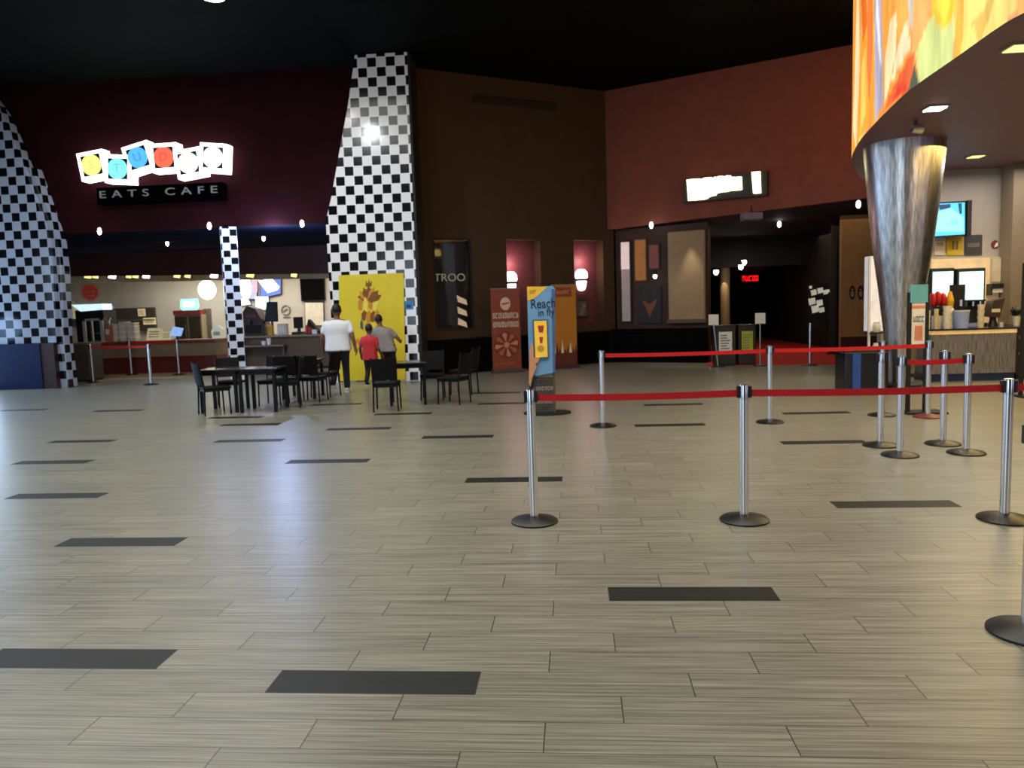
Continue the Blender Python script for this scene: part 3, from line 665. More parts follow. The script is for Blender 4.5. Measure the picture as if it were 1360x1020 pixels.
k = MB(); disc(k, 0, 1.72, .13, .16, -.012, 0); k.prism([(-.1, 1.69), (.1, 1.72), (.1, 1.76), (-.1, 1.73)], -.019, -.012, 1)
scribble(k, -.33, .34, 1.36, .14, -.012, 9, 0, .5); scribble(k, -.33, .34, 1.14, .14, -.012, 9, 0, .5)
disc(k, 0, .7, .33, .34, -.012, 2)
for i in range(8):
    t0 = i*PI/4+.2; k.prism([(.06*math.cos(t0), .7+.06*math.sin(t0)), (.28*math.cos(t0-.25), .7+.28*math.sin(t0-.25)), (.31*math.cos(t0), .7+.31*math.sin(t0)), (.28*math.cos(t0+.2), .7+.28*math.sin(t0+.2))], -.022, -.012, 3 if i % 2 else 4)
disc(k, 0, .7, .07, .07, -.016, 4); scribble(k, -.3, .2, .2, .06, -.012, 8, 3, .4)
k.build('print', [mat('print_cream', (200, 176, 160), .5), mat('print_red', (180, 60, 50), .5), mat('print_dough', (96, 38, 26), .5), mat('print_salami', (168, 82, 56), .5), mat('print_cheese', (190, 122, 84), .5)], sh_)
P = at_z(751, 489); t = thing('roll_up_banner', 'orange roll-up banner standing behind the blue cutout display', 'banner', (P.x, P.y, 0), ANGB*.6)
w, h = .66, 2.15
MB().box(-w/2-.02, w/2+.02, -.12, .12, 0, .1).build('base', mat('banner_base2', (60, 22, 18), .5), t, bevel=.01)
sh_ = MB().box(-w/2, w/2, -.012, 0, .1, h).build('sheet', mat('banner_orange', (176, 112, 16), .5, var=.1, scale=2), t)
MB().box(-w/2, w/2, -.02, .01, h, h+.025).build('top_rail', GREY, t); MB().cyl((0, .03, .08), (0, .03, h), .012, n=8).build('support_pole', GREY, t)
k = MB().box(-w/2, w/2, -.016, -.012, .1, .42, 0).box(-w*.42, w*.32, -.016, -.012, h-.3, h-.05, 1); scribble(k, -.2, .16, h-.22, .09, -.018, 6, 2, .4)
for i in range(9): k.prism([(-w/2+w*i/9, .4), (-w/2+w*(i+1)/9, .4), (-w/2+w*(i+.6)/9, .5+.25*random.random())], -.018, -.012, 0 if i % 3 else 3)
k.build('print', [mat('print_maroon', (88, 26, 16), .5), mat('print_rust2', (130, 54, 28), .5), mat('print_peach', (196, 130, 90), .5), mat('print_white', (220, 208, 196), .5)], sh_)
# the blue cutout display
P = at_z(727, 549); t = thing('cutout_display', 'blue and yellow cardboard display with a hand holding a phone', 'display stand', (P.x, P.y, 0), .06)
sc_ = P.y/FPX
def uz(px, py):
    q = at_y(px, py, P.y); return q.x-P.x, q.z
MB().lathe([(.36, 0), (.36, .025), (.1, .035)], n=36, sy=.75).build('base', MATTE, t)
lo_ = [uz(708, 496), uz(735, 494), uz(737, 545), uz(709, 546)]
cr_ = MB().prism([(lo_[0][0], .03), (lo_[1][0]+.02, .03), (lo_[1][0]+.02, lo_[1][1]+.05), (lo_[0][0]+.02, lo_[1][1]+.05)], -.1, .12); cr_ = cr_.build('pedestal', mat('ped_grey', (84, 78, 72), .5), t)
k = MB(); zz = lo_[1][1]
for i in range(6): 
    z_ = zz-.06-i*.1
    if z_ > .06: scribble(k, lo_[0][0]+.04, lo_[1][0]-.01, z_, .05, -.1, 6, i % 2, .4); k.box(lo_[0][0]+.02, lo_[1][0], -.104, -.1, z_-.03, z_-.02, 1)
k.build('print', [mat('ped_light', (168, 152, 130), .5), mat('ped_dark', (48, 44, 42), .5)], cr_)
body = [uz(x, y) for x, y in ((703, 500), (735, 494), (737, 384), (733, 380), (700, 382))]
bo = MB().prism(body, -.13, -.1).build('board', mat('board_blue', (112, 160, 204), .5, var=.06), t)
k = MB()
k.prism([uz(x, y) for x, y in ((700, 381), (727, 381), (716, 391), (706, 399), (700.5, 399))], -.135, -.13, 0)
k.prism([uz(x, y) for x, y in ((703, 385.5), (713, 385), (709, 390), (703.5, 391))], -.138, -.13, 1)
k.prism([uz(x, y) for x, y in ((732, 384), (737, 385), (737, 494), (734, 494))], -.134, -.13, 3)
k.build('print', [mat('print_yellow', (244, 196, 60), .5), mat('print_ochre', (196, 146, 40), .5), mat('print_navy', (22, 34, 60), .5), mat('print_deepblue', (72, 100, 150), .5)], bo)
c = uz(721, 403.5); text('lettering', 'Reach', .2, MATS['print_navy'], bo, (c[0], -.137, c[1]), .006, rot=.03, fit=.36)
c = uz(725, 415); text('lettering', 'in fly', .16, MATS['print_navy'], bo, (c[0], -.137, c[1]), .006, rot=.03, fit=.24)
ph = MB().prism([uz(x, y) for x, y in ((707.5, 424.5), (727, 424), (728.5, 475), (709.5, 476))], -.17, -.13).build('phone_cutout', mat('phone_frame', (70, 88, 110), .4), t)
k = MB(); k.prism([uz(x, y) for x, y in ((709, 426), (725.5, 425.5), (727, 473), (711, 474))], -.176, -.17, 0)
k.prism([uz(x, y) for x, y in ((714, 432), (722, 432), (721, 441), (715.5, 441))], -.18, -.176, 1); k.prism([uz(x, y) for x, y in ((716, 447), (721, 447), (720, 455), (717, 455))], -.18, -.176, 1)
disc(k, *uz(718, 462), .05, .05, -.176, 2)
k.build('print', [mat('phone_yellow', (246, 198, 66), .5, emit=.15), mat('phone_red', (170, 50, 36), .5), mat('phone_tan', (200, 150, 70), .5)], ph)
hand = MB().prism([uz(x, y) for x, y in ((702.5, 508), (702.8, 480), (703.5, 466), (705, 456), (707.5, 455), (708.5, 462), (709, 474), (714, 473), (716, 475), (715, 479), (711, 482), (713, 486), (709, 494), (706, 502), (704.5, 512))], -.19, -.135)
hand.build('hand_cutout', mat('hand_print', (204, 146, 108), .6, var=.06), t)
MB().prism([uz(x, y) for x, y in ((702.6, 508), (704.6, 511), (709, 498), (711, 497), (709, 514), (703, 516))], -.17, -.135).build('sleeve_cutout', MATTE, t)

# ------------------------------------------------------------------ tables and chairs
def make_table():
    t = thing('cafe_table', '', 'table', (0, 0, 0), 0, 'black cafe tables')
    MB().box(-.34, .34, -.34, .34, .71, .74).build('tabletop', mat('table_laminate', (30, 29, 32), .16, var=.1), t, bevel=.008)
    MB().box(-.3, .3, -.3, .3, .64, .71).build('apron', CHAIRM, t)
    for sx in (-1, 1):
        for sy in (-1, 1): MB().box(sx*.29-.025, sx*.29+.025, sy*.29-.025, sy*.29+.025, 0, .65).build('leg', CHAIRM, t)
    return t
def make_chair():
    t = thing('cafe_chair', '', 'chair', (0, 0, 0), 0, 'dark cafe chairs')   # faces +y
    MB().box(-.21, .21, -.2, .23, .43, .47).build('seat', CHAIRF, t, bevel=.012)
    MB().box(-.2, .2, -.19, .21, .395, .43).build('seat_frame', CHAIRM, t)
    bk = MB()
    N = 6
    for i in range(N):
        x0, x1 = -.2+.4*i/N, -.2+.4*(i+1)/N
        c0, c1 = .03*(1-(x0/.2)**2), .03*(1-(x1/.2)**2)
        vv = []
        for zz, yy in ((.52, -.215), (.87, -.27)):
            for x, c in ((x0, c0), (x1, c1)): vv += [(x, yy-c, zz), (x, yy-c-.02, zz)]
        bk.add(vv, [(0, 2, 6, 4), (1, 5, 7, 3), (4, 6, 7, 5), (0, 1, 3, 2)] + ([(0, 4, 5, 1)] if i == 0 else []) + ([(2, 3, 7, 6)] if i == N-1 else []))
    bk.build('backrest', CHAIRF, t)
    for sx in (-1, 1):
        MB().cyl((sx*.2, .2, 0), (sx*.19, .19, .44), .014, n=10).build('leg', CHAIRM, t)
        MB().cyl((sx*.2, -.22, 0), (sx*.19, -.2, .46), .014, n=10).cyl((sx*.19, -.2, .46), (sx*.2, -.275, .89), .014, n=10).build('leg', CHAIRM, t)
    return t
tb = make_table(); tables = []
for i, (x, y, rz, lb) in enumerate(((-6.08, 12.7, .1, 'black cafe table at the left end of the seating'), (-5.36, 12.65, .05, 'black cafe table with a bright blue reflection on its top'), (at_y(401, 470, 14.5).x, 14.5, .05, 'black cafe table farther back, left of the man in white'), (-2.95, 13.15, .2, 'black cafe table below the yellow poster'))):
    if i == 0: tb.location = (x, y, 0); tb.rotation_euler.z = rz; tb['label'] = lb
    else: dup(tb, (x, y, 0), rz, lb)
ch = make_chair()
for i, (x, y, rz, lb) in enumerate((
    (-6.3, 13.35, PI+.5, 'dark cafe chair behind the leftmost table, turned to face us'),
    (-6.08, 12.3, -.85, 'dark cafe chair at the far left of the seating with its back to us'),
    (-5.5, 13.4, PI, 'dark cafe chair behind the gap between the two left tables'),
    (at_y(380, 500, 13.0).x, 13.0, PI/2+.3, 'dark cafe chair right of the table with the blue reflection'),
    (at_y(384, 500, 13.75).x, 13.75, .1, 'dark cafe chair before the back table, nearer the thin pillar'),
    (at_y(415, 500, 13.8).x, 13.8, -.05, 'dark cafe chair before the back table, nearer the man in white'),
    (at_y(431, 495, 14.6).x, 14.6, PI/2-.2, 'dark cafe chair right beside the man in white'),
    (-3.12, 12.3, .12, 'dark cafe chair with its wide back to us, below the yellow poster'),
    (-2.62, 13.72, PI+.1, 'dark cafe chair behind the table below the poster, facing us'),
    (-2.12, 13.0, PI/2-.35, 'dark cafe chair right of the table below the poster'),
    (-2.15, 14.45, PI/2-.2, 'dark cafe chair standing farthest right, against the black wainscot'))):
    if i == 0: ch.location = (x, y, 0); ch.rotation_euler.z = rz; ch['label'] = lb
    else: dup(ch, (x, y, 0), rz, lb)

# ------------------------------------------------------------------ people
def remesh(name, mb, m, parent, vox, smooth=3, ring=None):
    o = mb.build(name+'_raw', m)
    r = o.modifiers.new('r', 'REMESH'); r.mode = 'VOXEL'; r.voxel_size = vox; r.use_smooth_shade = True
    s_ = o.modifiers.new('s', 'SMOOTH'); s_.iterations = smooth; s_.factor = .5
    bpy.context.view_layer.update()
    me = bpy.data.meshes.new_from_object(o.evaluated_get(bpy.context.evaluated_depsgraph_get()))
    bpy.data.objects.remove(o)
    me.materials.clear(); me.materials.append(m)
    me.polygons.foreach_set('material_index', [0]*len(me.polygons)); me.polygons.foreach_set('use_smooth', [True]*len(me.polygons))
    q = bpy.data.objects.new(name, me); C.objects.link(q); q.parent = parent; return q
def limb(mb, pts):   # chain of (point, radius): tapered capsules
    for (p, r), (q, s_) in zip(pts, pts[1:]): mb.cyl(p, q, r, s_, 14); mb.ball(p, r)
    mb.ball(pts[-1][0], pts[-1][1])
def tors(mb, rings, n=20):
    vv = []; k = len(rings)
    for (cx, cy, cz, rx, ry) in rings:
        for i in range(n):
            t_ = 2*PI*i/n; c_, s_ = math.cos(t_), math.sin(t_)
            vv.append((cx+rx*math.copysign(abs(c_)**.8, c_), cy+ry*math.copysign(abs(s_)**.8, s_), cz))
    fs = [(j*n+i, j*n+(i+1) % n, (j+1)*n+(i+1) % n, (j+1)*n+i) for j in range(k-1) for i in range(n)]
    fs += [tuple(range(n))[::-1], tuple(range((k-1)*n, k*n))]; mb.add(vv, fs)
def person(label, loc, rz, H_, shirt, pants, shoe, stride=.0, arms=((0, 0), (0, 0)), lean=0.0, wide=1.0, shirtlen=.50, child=False, headturn=0.0):
    """local +y is where the person looks; arms: (elbow offset, hand offset) relative to hanging"""
    t = thing('person', label, 'person', loc, rz)
    s = H_; hd = 1.06 if not child else 1.15
    ly = lambda z: lean*max(0, z-.5)*s          # lean shifts the upper body in x
    def V(x, y, z): return Vector((x*s+ly(z), y*s, z*s))
    body = MB()
    W_ = wide
    tr_ = [(0, .0, .47, .085*W_, .062), (0, -.005, .52, .098*W_, .07), (0, 0, .58, .088*W_, .062), (0, .005, .66, .09*W_, .064), (0, 0, .73, .104*W_, .07), (0, -.005, .785, .108*W_, .06), (0, -.005, .815, .085*W_, .045), (0, 0, .84, .035, .035)]
    tors(body, [(a_*s+ly(c_), b_*s, c_*s, d_*s, e_*s) for a_, b_, c_, d_, e_ in tr_])
    limb(body, [(V(0, -.005, .82), .034*s), (V(0, .005, .87), .032*s)])
    hc = V(0, .012, .932)
    body.ball(hc, .046*s*hd, .056*s*hd, .066*s*hd, n=20, k=14)
    body.ball(hc+Vector((0, .02*s, -.03*s))*hd, .034*s*hd, .036*s*hd, .036*s*hd)
    body.cyl(hc+Vector((0, .052*s, .005*s))*hd, hc+Vector((0, .066*s, -.014*s))*hd, .006*s, .011*s, 8)      # nose
    for sx in (-1, 1): body.ball(hc+Vector((sx*.047*s, -.003*s, -.004*s))*hd, .008*s, .014*s, .02*s)          # ears
    sl = MB(); tors(sl, [(a_*s+ly(c_), b_*s, c_*s, d_*s*1.1, e_*s*1.15) for a_, b_, c_, d_, e_ in [(0, 0, shirtlen-.02, .104*W_, .08), (0, 0, shirtlen, .107*W_, .08), (0, 0, .58, .1*W_, .074), (0, .004, .66, .1*W_, .073), (0, 0, .735, .108*W_, .074), (0, -.004, .785, .108*W_, .062), (0, -.004, .815, .078*W_, .046), (0, 0, .832, .04, .038)]])
    hr = MB()
    for i, sx in enumerate((-1, 1)):
        eo, ho = arms[i]
        sh2 = V(sx*.104*W_, 0, .79); el = V(sx*.128*W_, -.012, .635)+Vector(eo)*s; wr = V(sx*.13*W_, .03, .495)+Vector(ho)*s
        limb(body, [(sh2-Vector((sx*.012*s, 0, .012*s)), .026*s), ((sh2+el)/2, .028*s), (el, .024*s), ((el*.6+wr*.4), .024*s), (wr, .016*s)])
        d = (wr-el).normalized(); pc = wr+d*.035*s
        side = Vector((-sx, .5, 0)).normalized(); nrm = d.cross(side).normalized(); side = nrm.cross(d).normalized()
        # hand: palm, four fingers, thumb
        fwd = Vector((0, 1, 0)); fwd = (fwd-d*fwd.dot(d)).normalized(); inn = d.cross(fwd).normalized()
        if inn.x*sx > 0: inn = -inn
        body.cyl(wr, wr+d*.05*s, .017*s, .02*s, 12); body.ball(wr+d*.045*s, .014*s, .021*s, .018*s)
        for j, ln in enumerate((.036, .042, .039, .03)):
            b0 = wr+d*.055*s+fwd*((1.5-j)*.0125*s); b1 = b0+(d*.9+inn*.25)*ln*.55*s; b2 = b1+(d*.75+inn*.6)*ln*.5*s
            limb(body, [(b0, .0058*s), (b1, .0055*s), (b2, .0046*s)])
        b0 = wr+d*.02*s+fwd*.016*s; b1 = b0+(d*.6+fwd*.8)*.026*s; b2 = b1+(d*.95+fwd*.2)*.022*s
        limb(body, [(b0, .0075*s), (b1, .0065*s), (b2, .0052*s)])
        # sleeve
        mid = sh2*.42+el*.58
        limb(sl, [(sh2-Vector((sx*.008*s, 0, .006*s)), .037*s), ((sh2+mid)/2, .036*s), (mid, .038*s)])
    pn = MB(); tors(pn, [(0, 0, .46*s, .098*W_*s, .074*s), (0, -.004*s, .5*s, .108*W_*s, .08*s), (0, 0, .56*s, .098*W_*s, .074*s), (0, 0, .59*s, .096*W_*s, .07*s)])
    for i, sx in enumerate((-1, 1)):
        st_ = stride*sx
        hip = V(sx*.05*W_, 0, .49); kn = V(sx*.055, .035+st_*.35, .275); an = V(sx*.055, st_*.9-.012, .052+(.05 if (stride and st_ < 0) else 0))
        limb(body, [(hip, .052*s), ((hip+kn)/2, .043*s), (kn, .032*s), (kn*.65+an*.35, .033*s), (an, .02*s)])
        limb(body, [(an, .02*s), (an+Vector((0, .06*s, -.03*s)), .016*s), (an+Vector((0, .085*s, -.036*s)), .012*s)])
        limb(pn, [(hip, .06*s), ((hip+kn)/2, .05*s), (kn, .041*s), (kn*.5+an*.5, .039*s), (an+Vector((0, -.004*s, .02*s)), .035*s)])
        so = MB(); 
        limb(so, [(an+Vector((0, -.012*s, -.01*s)), .026*s), (an+Vector((0, .02*s, -.024*s)), .026*s), (an+Vector((0, .085*s, -.032*s)), .02*s)])
        remesh('shoe', so, shoe, t, .009*s, 2)
        zmin = an.z-.052*s
        MB().box(an.x-.026*s, an.x+.026*s, an.y-.04*s, an.y+.108*s, zmin, zmin+.014*s).build('sole', WHITE, t.children[-1], bevel=.008)
    b_ = remesh('body', body, SKIN, t, .0042*s, 2)
    remesh('shirt', sl, shirt, t, .011*s, 3); remesh('trousers', pn, pants, t, .011*s, 3)
    hr.ball(hc+Vector((0, -.008*s, .014*s))*hd, .051*s*hd, .057*s*hd, .06*s*hd, n=20, k=14)
    hv = remesh('hair', hr, HAIR, t, .008*s, 2)
    for v in hv.data.vertices:      # hairline: pull the front lower edge back inside the head
        if v.co.y > hc.y+.022*s*hd and v.co.z < hc.z+.034*s*hd: v.co.y = hc.y+.022*s*hd
        if v.co.z < hc.z-.03*s*hd: v.co.z = hc.z-.03*s*hd
    for sx in (-1, 1):
        e_ = MB().ball(hc+Vector((sx*.019*s, .051*s, .002*s))*hd, .0075*s, .005*s, .005*s).build('eye', WHITE, t, smooth=True)
        MB().ball(hc+Vector((sx*.019*s, .0555*s, .002*s))*hd, .003*s, .0015*s, .003*s).build('iris', MATTE, e_)
        MB().ball(hc+Vector((sx*.019*s, .053*s, .014*s))*hd, .011*s, .004*s, .0025*s).build('eyebrow', HAIR, t)
    MB().ball(hc+Vector((0, .055*s, -.036*s))*hd, .015*s, .005*s, .004*s).build('lips', mat('lips', (120, 60, 56), .5), t)
    return t
NAVY = mat('navy_denim', (22, 26, 44), .8, var=.2, scale=30); BLK = mat('black_trousers', (18, 17, 19), .8)
P = at_z(456, 523)
person('person in a white t-shirt and dark jeans walking away past the tables', (P.x-.08, P.y+.1, 0), .06, 1.80, mat('white_cotton', (226, 228, 236), .8, var=.05), NAVY, mat('white_shoe', (220, 222, 228), .5), stride=.11, arms=(((-.012, .02, 0), (-.03, .06, .02)), ((.012, -.03, 0), (.03, -.06, .02))), wide=1.28)
P = at_y(490, 480, 15.9)
person('child in a red t-shirt walking towards the yellow poster', (P.x+.03, 15.9, 0), -.1, 1.36, mat('red_cotton', (190, 44, 52), .8, var=.06), BLK, BLK, stride=.05, arms=(((-.02, .0, 0), (-.04, .05, .02)), ((.0, .0, 0), (.02, .08, .02))), wide=1.05, shirtlen=.47, child=True)
P = at_y(508, 470, 16.45)
person('person in a grey t-shirt leaning left before the yellow poster', (P.x+.12, 16.45, 0), -.05, 1.56, mat('grey_cotton', (140, 136, 134), .8, var=.08), BLK, mat('dark_shoe', (40, 40, 44), .6), stride=.06, arms=(((0, .03, 0), (.02, .1, .06)), ((.05, .05, .0), (.0, .1, .12))), wide=1.15, shirtlen=.5, lean=-.26)

# ------------------------------------------------------------------ cafe counters and kitchen
CF = mat('counter_brown', (92, 72, 54), .5, var=.15, scale=3); CT = mat('counter_top', (140, 122, 98), .35)
pl_, pr_ = at_y(322, 450, 22.0), at_y(440, 446, 22.0)
zt = at_y(380, 445, 22.0).z
t = thing('service_counter', 'brown service counter right of the thin checkered pillar', 'counter', (pl_.x, 22.0, 0))
Lc = -4.25-pl_.x
MB().box(0, Lc, 0, .7, .08, zt-.06).build('front_panel', CF, t); MB().box(.02, Lc, .05, .68, 0, .08).build('plinth', MATTE, t); MB().box(-.05, Lc, -.08, .75, zt-.06, zt).build('worktop', CT, t, bevel=.01)
zs = at_y(355, 458, 21.75).z
MB().box(-.05, 1.4, -.4, -.08, zs-.05, zs).build('tray_slide', mat('slide_grey', (120, 108, 94), .4), t)
for x in (.05, 1.25): MB().box(x, x+.04, -.1, 0, zs-.3, zs-.05).build('bracket', GREY, t)
MB().box(-.1, .1, -.35, .6, .0, zt-.1).build('end_post', mat('end_olive', (96, 92, 70), .5), t)
pa, pb = at_y(85, 470, 21.9), at_y(286, 462, 21.9)
zt2 = at_y(190, 453, 21.9).z
t = thing('service_counter', 'long food counter with a dark red base behind the queue belts', 'counter', (pa.x, 21.9, 0))
Lc2 = pb.x-pa.x
MB().box(0, Lc2, 0, .8, .5, zt2-.06).build('front_panel', mat('front_taupe', (120, 98, 74), .5), t); MB().box(0, Lc2, .04, .78, 0, .5).build('plinth', mat('plinth_red', (84, 20, 16), .45), t); MB().box(-.05, Lc2+.05, -.08, .85, zt2-.06, zt2).build('worktop', mat('worktop_red', (128, 40, 26), .4), t)
# kitchen lights
kl = bpy.data.lights.new('kitchen_lamp', 'AREA'); kl.shape = 'RECTANGLE'; kl.size = 10; kl.size_y = 1.4; kl.energy = 230; kl.color = (1, .93, .78)
lo = bpy.data.objects.new('kitchen_lamp', kl); C.objects.link(lo); lo.location = (-10, 25.3, 3.25)
bl, br_ = [(at_y(80, y, 23.95).z, at_y(425, y-2, 23.95).z) for y in (363, 374)]
struct(MB().prism([(-20, bl[0]), (-4.2, bl[1]), (-4.2, br_[1]), (-20, br_[0])], 24.13, 24.25).build('trim_3', mat('beam_cream', (176, 158, 120), .5)))
for i, (px, wd) in enumerate(((83, 15), (118, 11), (128, 9), (150, 11), (172, 8), (181, 9), (195, 10), (236, 10), (250, 9), (285, 11), (333, 12), (391, 9))):
    P = at_y(px, 368 - .006*px, 24.1)
    t = thing('kitchen_lamp', 'warm kitchen lamp over the food line ' + ['beside the left checkered pylon', 'left above the round red sign', 'right above the round red sign', 'above the lit warmer', 'left of the pair above the paper trays', 'right of the pair above the paper trays', 'above the small placards', 'left above the cyan sign', 'right above the cyan sign', 'by the glowing globe lamp', 'over the bright menu boards', 'left of the black menu board'][i], 'kitchen lamp', P, 0, 'kitchen lamps')
    k = wd*24/FPX/2
    MB().box(-k-.02, k+.02, -.03, .03, -.09, .09).build('housing', GREY, t)
    MB().prism([(-k, -.04), (k*.7, -.07), (k, .04), (-k*.7, .07)], -.06, -.03).build('lens', LAMPW if i % 3 else LAMP, t)
def pthing(name, label, cat, x0, y0, x1, y1, Y, group=None, z=None):
    P, w, h, a = spot(x0, y0, x1, y1, YW(Y), 0)
    return thing(name, label, cat, (P.x, P.y, P.z if z is None else z), 0, group), w, h
# round red pizza sign
t, w, h = pthing('round_sign', 'round red sign on the cream kitchen wall', 'sign', 107, 376, 131, 400, 26.95)
k = MB(); disc(k, 0, h/2, w/2, h/2, .04, 0, 32); k.build('disc', mat('sign_red', (176, 60, 52), .5, emit=.12), t)
k = MB(); 
for i in range(28):
    t0, t1 = 2*PI*i/28, 2*PI*(i+1)/28; k.prism([(w*.42*math.cos(t0), h/2+h*.42*math.sin(t0)), (w*.48*math.cos(t0), h/2+h*.48*math.sin(t0)), (w*.48*math.cos(t1), h/2+h*.48*math.sin(t1)), (w*.42*math.cos(t1), h/2+h*.42*math.sin(t1))], .028, .036)
scribble(k, -w*.3, w*.3, h*.45, h*.16, .036, 5, 0, .35); scribble(k, -w*.2, w*.22, h*.25, h*.1, .036, 5, 0, .35)
k.build('lettering', mat('sign_pink', (222, 150, 140), .5), t)
# oven with lit top
t, w, h = pthing('display_warmer', 'black food warmer with a pale blue lit top under the red sign', 'food warmer', 97, 404, 138, 452, 23.6, z=0)
zt3 = at_y(118, 404, 23.6).z; zm = at_y(118, 412, 23.6).z
MB().box(-w/2+.1, w/2, 0, .7, .9, zm).build('body', MATTE, t); MB().box(-w/2+.15, w/2-.05, .05, .65, 0, .9).build('stand', BLACK, t)
k = MB(); k.prism([(-w/2, zt3), (w/2, zt3), (w/2, zm), (-w/2+.3, zm-.03)], -.02, .5); k.build('lit_top', mat('ice_blue_glow', (190, 220, 250), .4, emit=1.3), t)
# glass case
t, w, h = pthing('display_case', 'silver framed glass display case on the left food counter', 'display case', 110, 423, 137, 453, 22.3, z=zt2)
h = at_y(120, 423, 22.3).z-zt2
k = MB()
for x in (-w/2, w/2-.09): k.box(x, x+.09, 0, .05, 0, h); k.box(x, x+.05, .4, .45, 0, h)
k.box(-w/2, w/2, 0, .05, h-.07, h).box(-w/2, w/2, .4, .45, h-.06, h); k.build('frame', mat('case_silver', (200, 194, 180), .35, .4), t)
MB().box(-w/2+.09, w/2-.09, .01, .02, .02, h-.08).build('pane', GLASS, t); MB().box(-w/2+.05, w/2-.05, .05, .4, 0, .03).build('deck', GREY, t)
k = MB(); k.box(-w*.25, w*.2, .1, .35, h*.35, h*.37); k.build('shelf', GREY, t)
# paper trays
for i, (x0, x1, y0) in enumerate(((147, 155, 430), (157, 166, 427), (168, 178, 428))):
    t, w, h = pthing('food_tray_stack', ['cream paper tray stack beside the glass case', 'tall cream paper tray stack in the middle of the counter', 'cream paper tray stack nearest the small placards'][i], 'paper trays', x0, y0, x1, 453, 22.35, 'paper tray stacks', z=zt2)
    h = at_y((x0+x1)/2, y0, 22.35).z-zt2
    k = MB(); n_ = 7
    for j in range(n_): z_ = h*j/n_; k.add([(sx*(w/2-.02), sy, z_) for sx in (-1, 1) for sy in (.05, .3)] + [(sx*(w/2+.01), sy, z_+h/n_*.9) for sx in (-1, 1) for sy in (.03, .33)], [(0, 1, 3, 2), (4, 6, 7, 5), (0, 4, 5, 1), (2, 3, 7, 6), (0, 2, 6, 4), (1, 5, 7, 3)], j % 2)
    k.build('trays', [CREAM, mat('tray_white', (236, 230, 210), .6)], t)
o, w, h = pthing('condiment_box', 'orange and rust box at the end of the glass case', 'box', 140, 429, 145, 446, 22.2, z=zt2)
h = at_y(141, 430, 22.2).z-zt2
MB().box(-w/2, w/2, 0, .2, 0, h).build('carton', mat('rust_card', (180, 98, 60), .6), o); MB().box(-w/2, w/2, -.005, 0, h*.4, h*.7).build('label_band', CREAM, o)
t, w, h = pthing('shelf_cartons', 'cream cartons on a shelf beside the left checkered pylon', 'cartons', 75, 401, 97, 424, 26.4)
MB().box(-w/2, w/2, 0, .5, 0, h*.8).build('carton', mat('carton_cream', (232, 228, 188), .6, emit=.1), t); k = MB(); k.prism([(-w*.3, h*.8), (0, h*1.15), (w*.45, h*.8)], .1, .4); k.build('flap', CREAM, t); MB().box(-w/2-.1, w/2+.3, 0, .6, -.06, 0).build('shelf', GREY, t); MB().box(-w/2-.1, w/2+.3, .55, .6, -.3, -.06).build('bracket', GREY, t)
t, w, h = pthing('wall_vent_panel', 'grey stainless panel on the kitchen wall right of the red sign', 'wall panel', 150, 409, 206, 440, 26.85)
MB().box(-w/2, w/2, 0, .1, 0, h).build('sheet', mat('steel_dim', (96, 90, 90), .4, .5), t); MB().box(-w/2-.1, -w/2, -.05, .1, 0, h+.1).build('upright', PAPER, t); MB().box(-w/2, w/2, -.06, 0, h*.45, h*.5).build('rail', GREY, t)
for i, (x0, y0, x1, y1) in enumerate(((183, 410, 193, 420), (190, 422, 207, 431), (194, 442, 214, 459), (215, 447, 227, 459))):
    t, w, h = pthing('menu_placard', ['small yellow tag hanging on the kitchen wall', 'white card above the counter left of the cooler', 'larger cream placard leaning on the counter behind the belt', 'smaller cream placard leaning beside the blue screen'][i], 'placard', x0, y0, x1, y1, 22.5 if i > 1 else 26.83, 'counter placards')
    if i > 1: t.location.z = zt2
    h_ = h
    M_ = Matrix.Rotation(-.35 if i > 1 else 0, 4, 'X')
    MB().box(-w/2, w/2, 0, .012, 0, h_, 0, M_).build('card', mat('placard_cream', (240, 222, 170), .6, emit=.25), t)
    k = MB(); 
    for j in range(3): k.box(-w*.35, w*.3, -.004, 0, h_*(.25+.2*j), h_*(.32+.2*j), 0, M_)
    k.build('print', mat('placard_print', (160, 130, 90), .6), t)
    MB().box(-w*.3, w*.3, .012, .2 if i > 1 else .02, 0, .02).build('easel', GREY, t)
t, w, h = pthing('register_screen', 'pale blue register screen on the counter left of the cooler', 'screen', 225, 440, 244, 454, 22.4, z=zt2)
k = MB(); k.prism([(-w/2, .12), (w*.3, .1), (w/2, .34), (-w*.2, .4)], 0, .03); k.build('screen', mat('pale_blue_glow', (150, 190, 250), .3, emit=.7), t); MB().box(-.1, .1, .0, .2, 0, .02).build('base', BLACK, t); MB().box(-.03, .03, .03, .07, .02, .25).build('neck', BLACK, t)
# cooler with cyan sign
t, w, h = pthing('drink_cooler', 'tall glass door cooler under the cyan lit sign', 'cooler', 232, 413, 268, 470, 25.2, z=0)
hc_ = at_y(250, 412, 25.2).z
MB().box(-w/2, w/2, .05, .7, 0, hc_-.15).build('cabinet', mat('cooler_grey', (150, 138, 116), .4), t); MB().box(-w/2, w/2, -.02, .7, hc_-.15, hc_).build('header', mat('header_red', (120, 40, 34), .5), t)
for sx in (-1, 1): 
    d_ = MB().box(min(0, sx*w/2)+.04, max(0, sx*w/2)-.04, 0, .05, .15, hc_-.22).build('door', mat('cooler_door', (52, 48, 38), .2), t); MB().box(sx*.06-.012, sx*.06+.012, -.04, 0, .9, 1.4).build('handle', STEEL, d_)
Pq, w, h, a = spot(239, 397, 263, 412, YW(25.5), 0)
t = thing('cyan_lit_sign', 'cyan and white lit sign on top of the cooler', 'sign', (Pq.x, Pq.y, hc_))
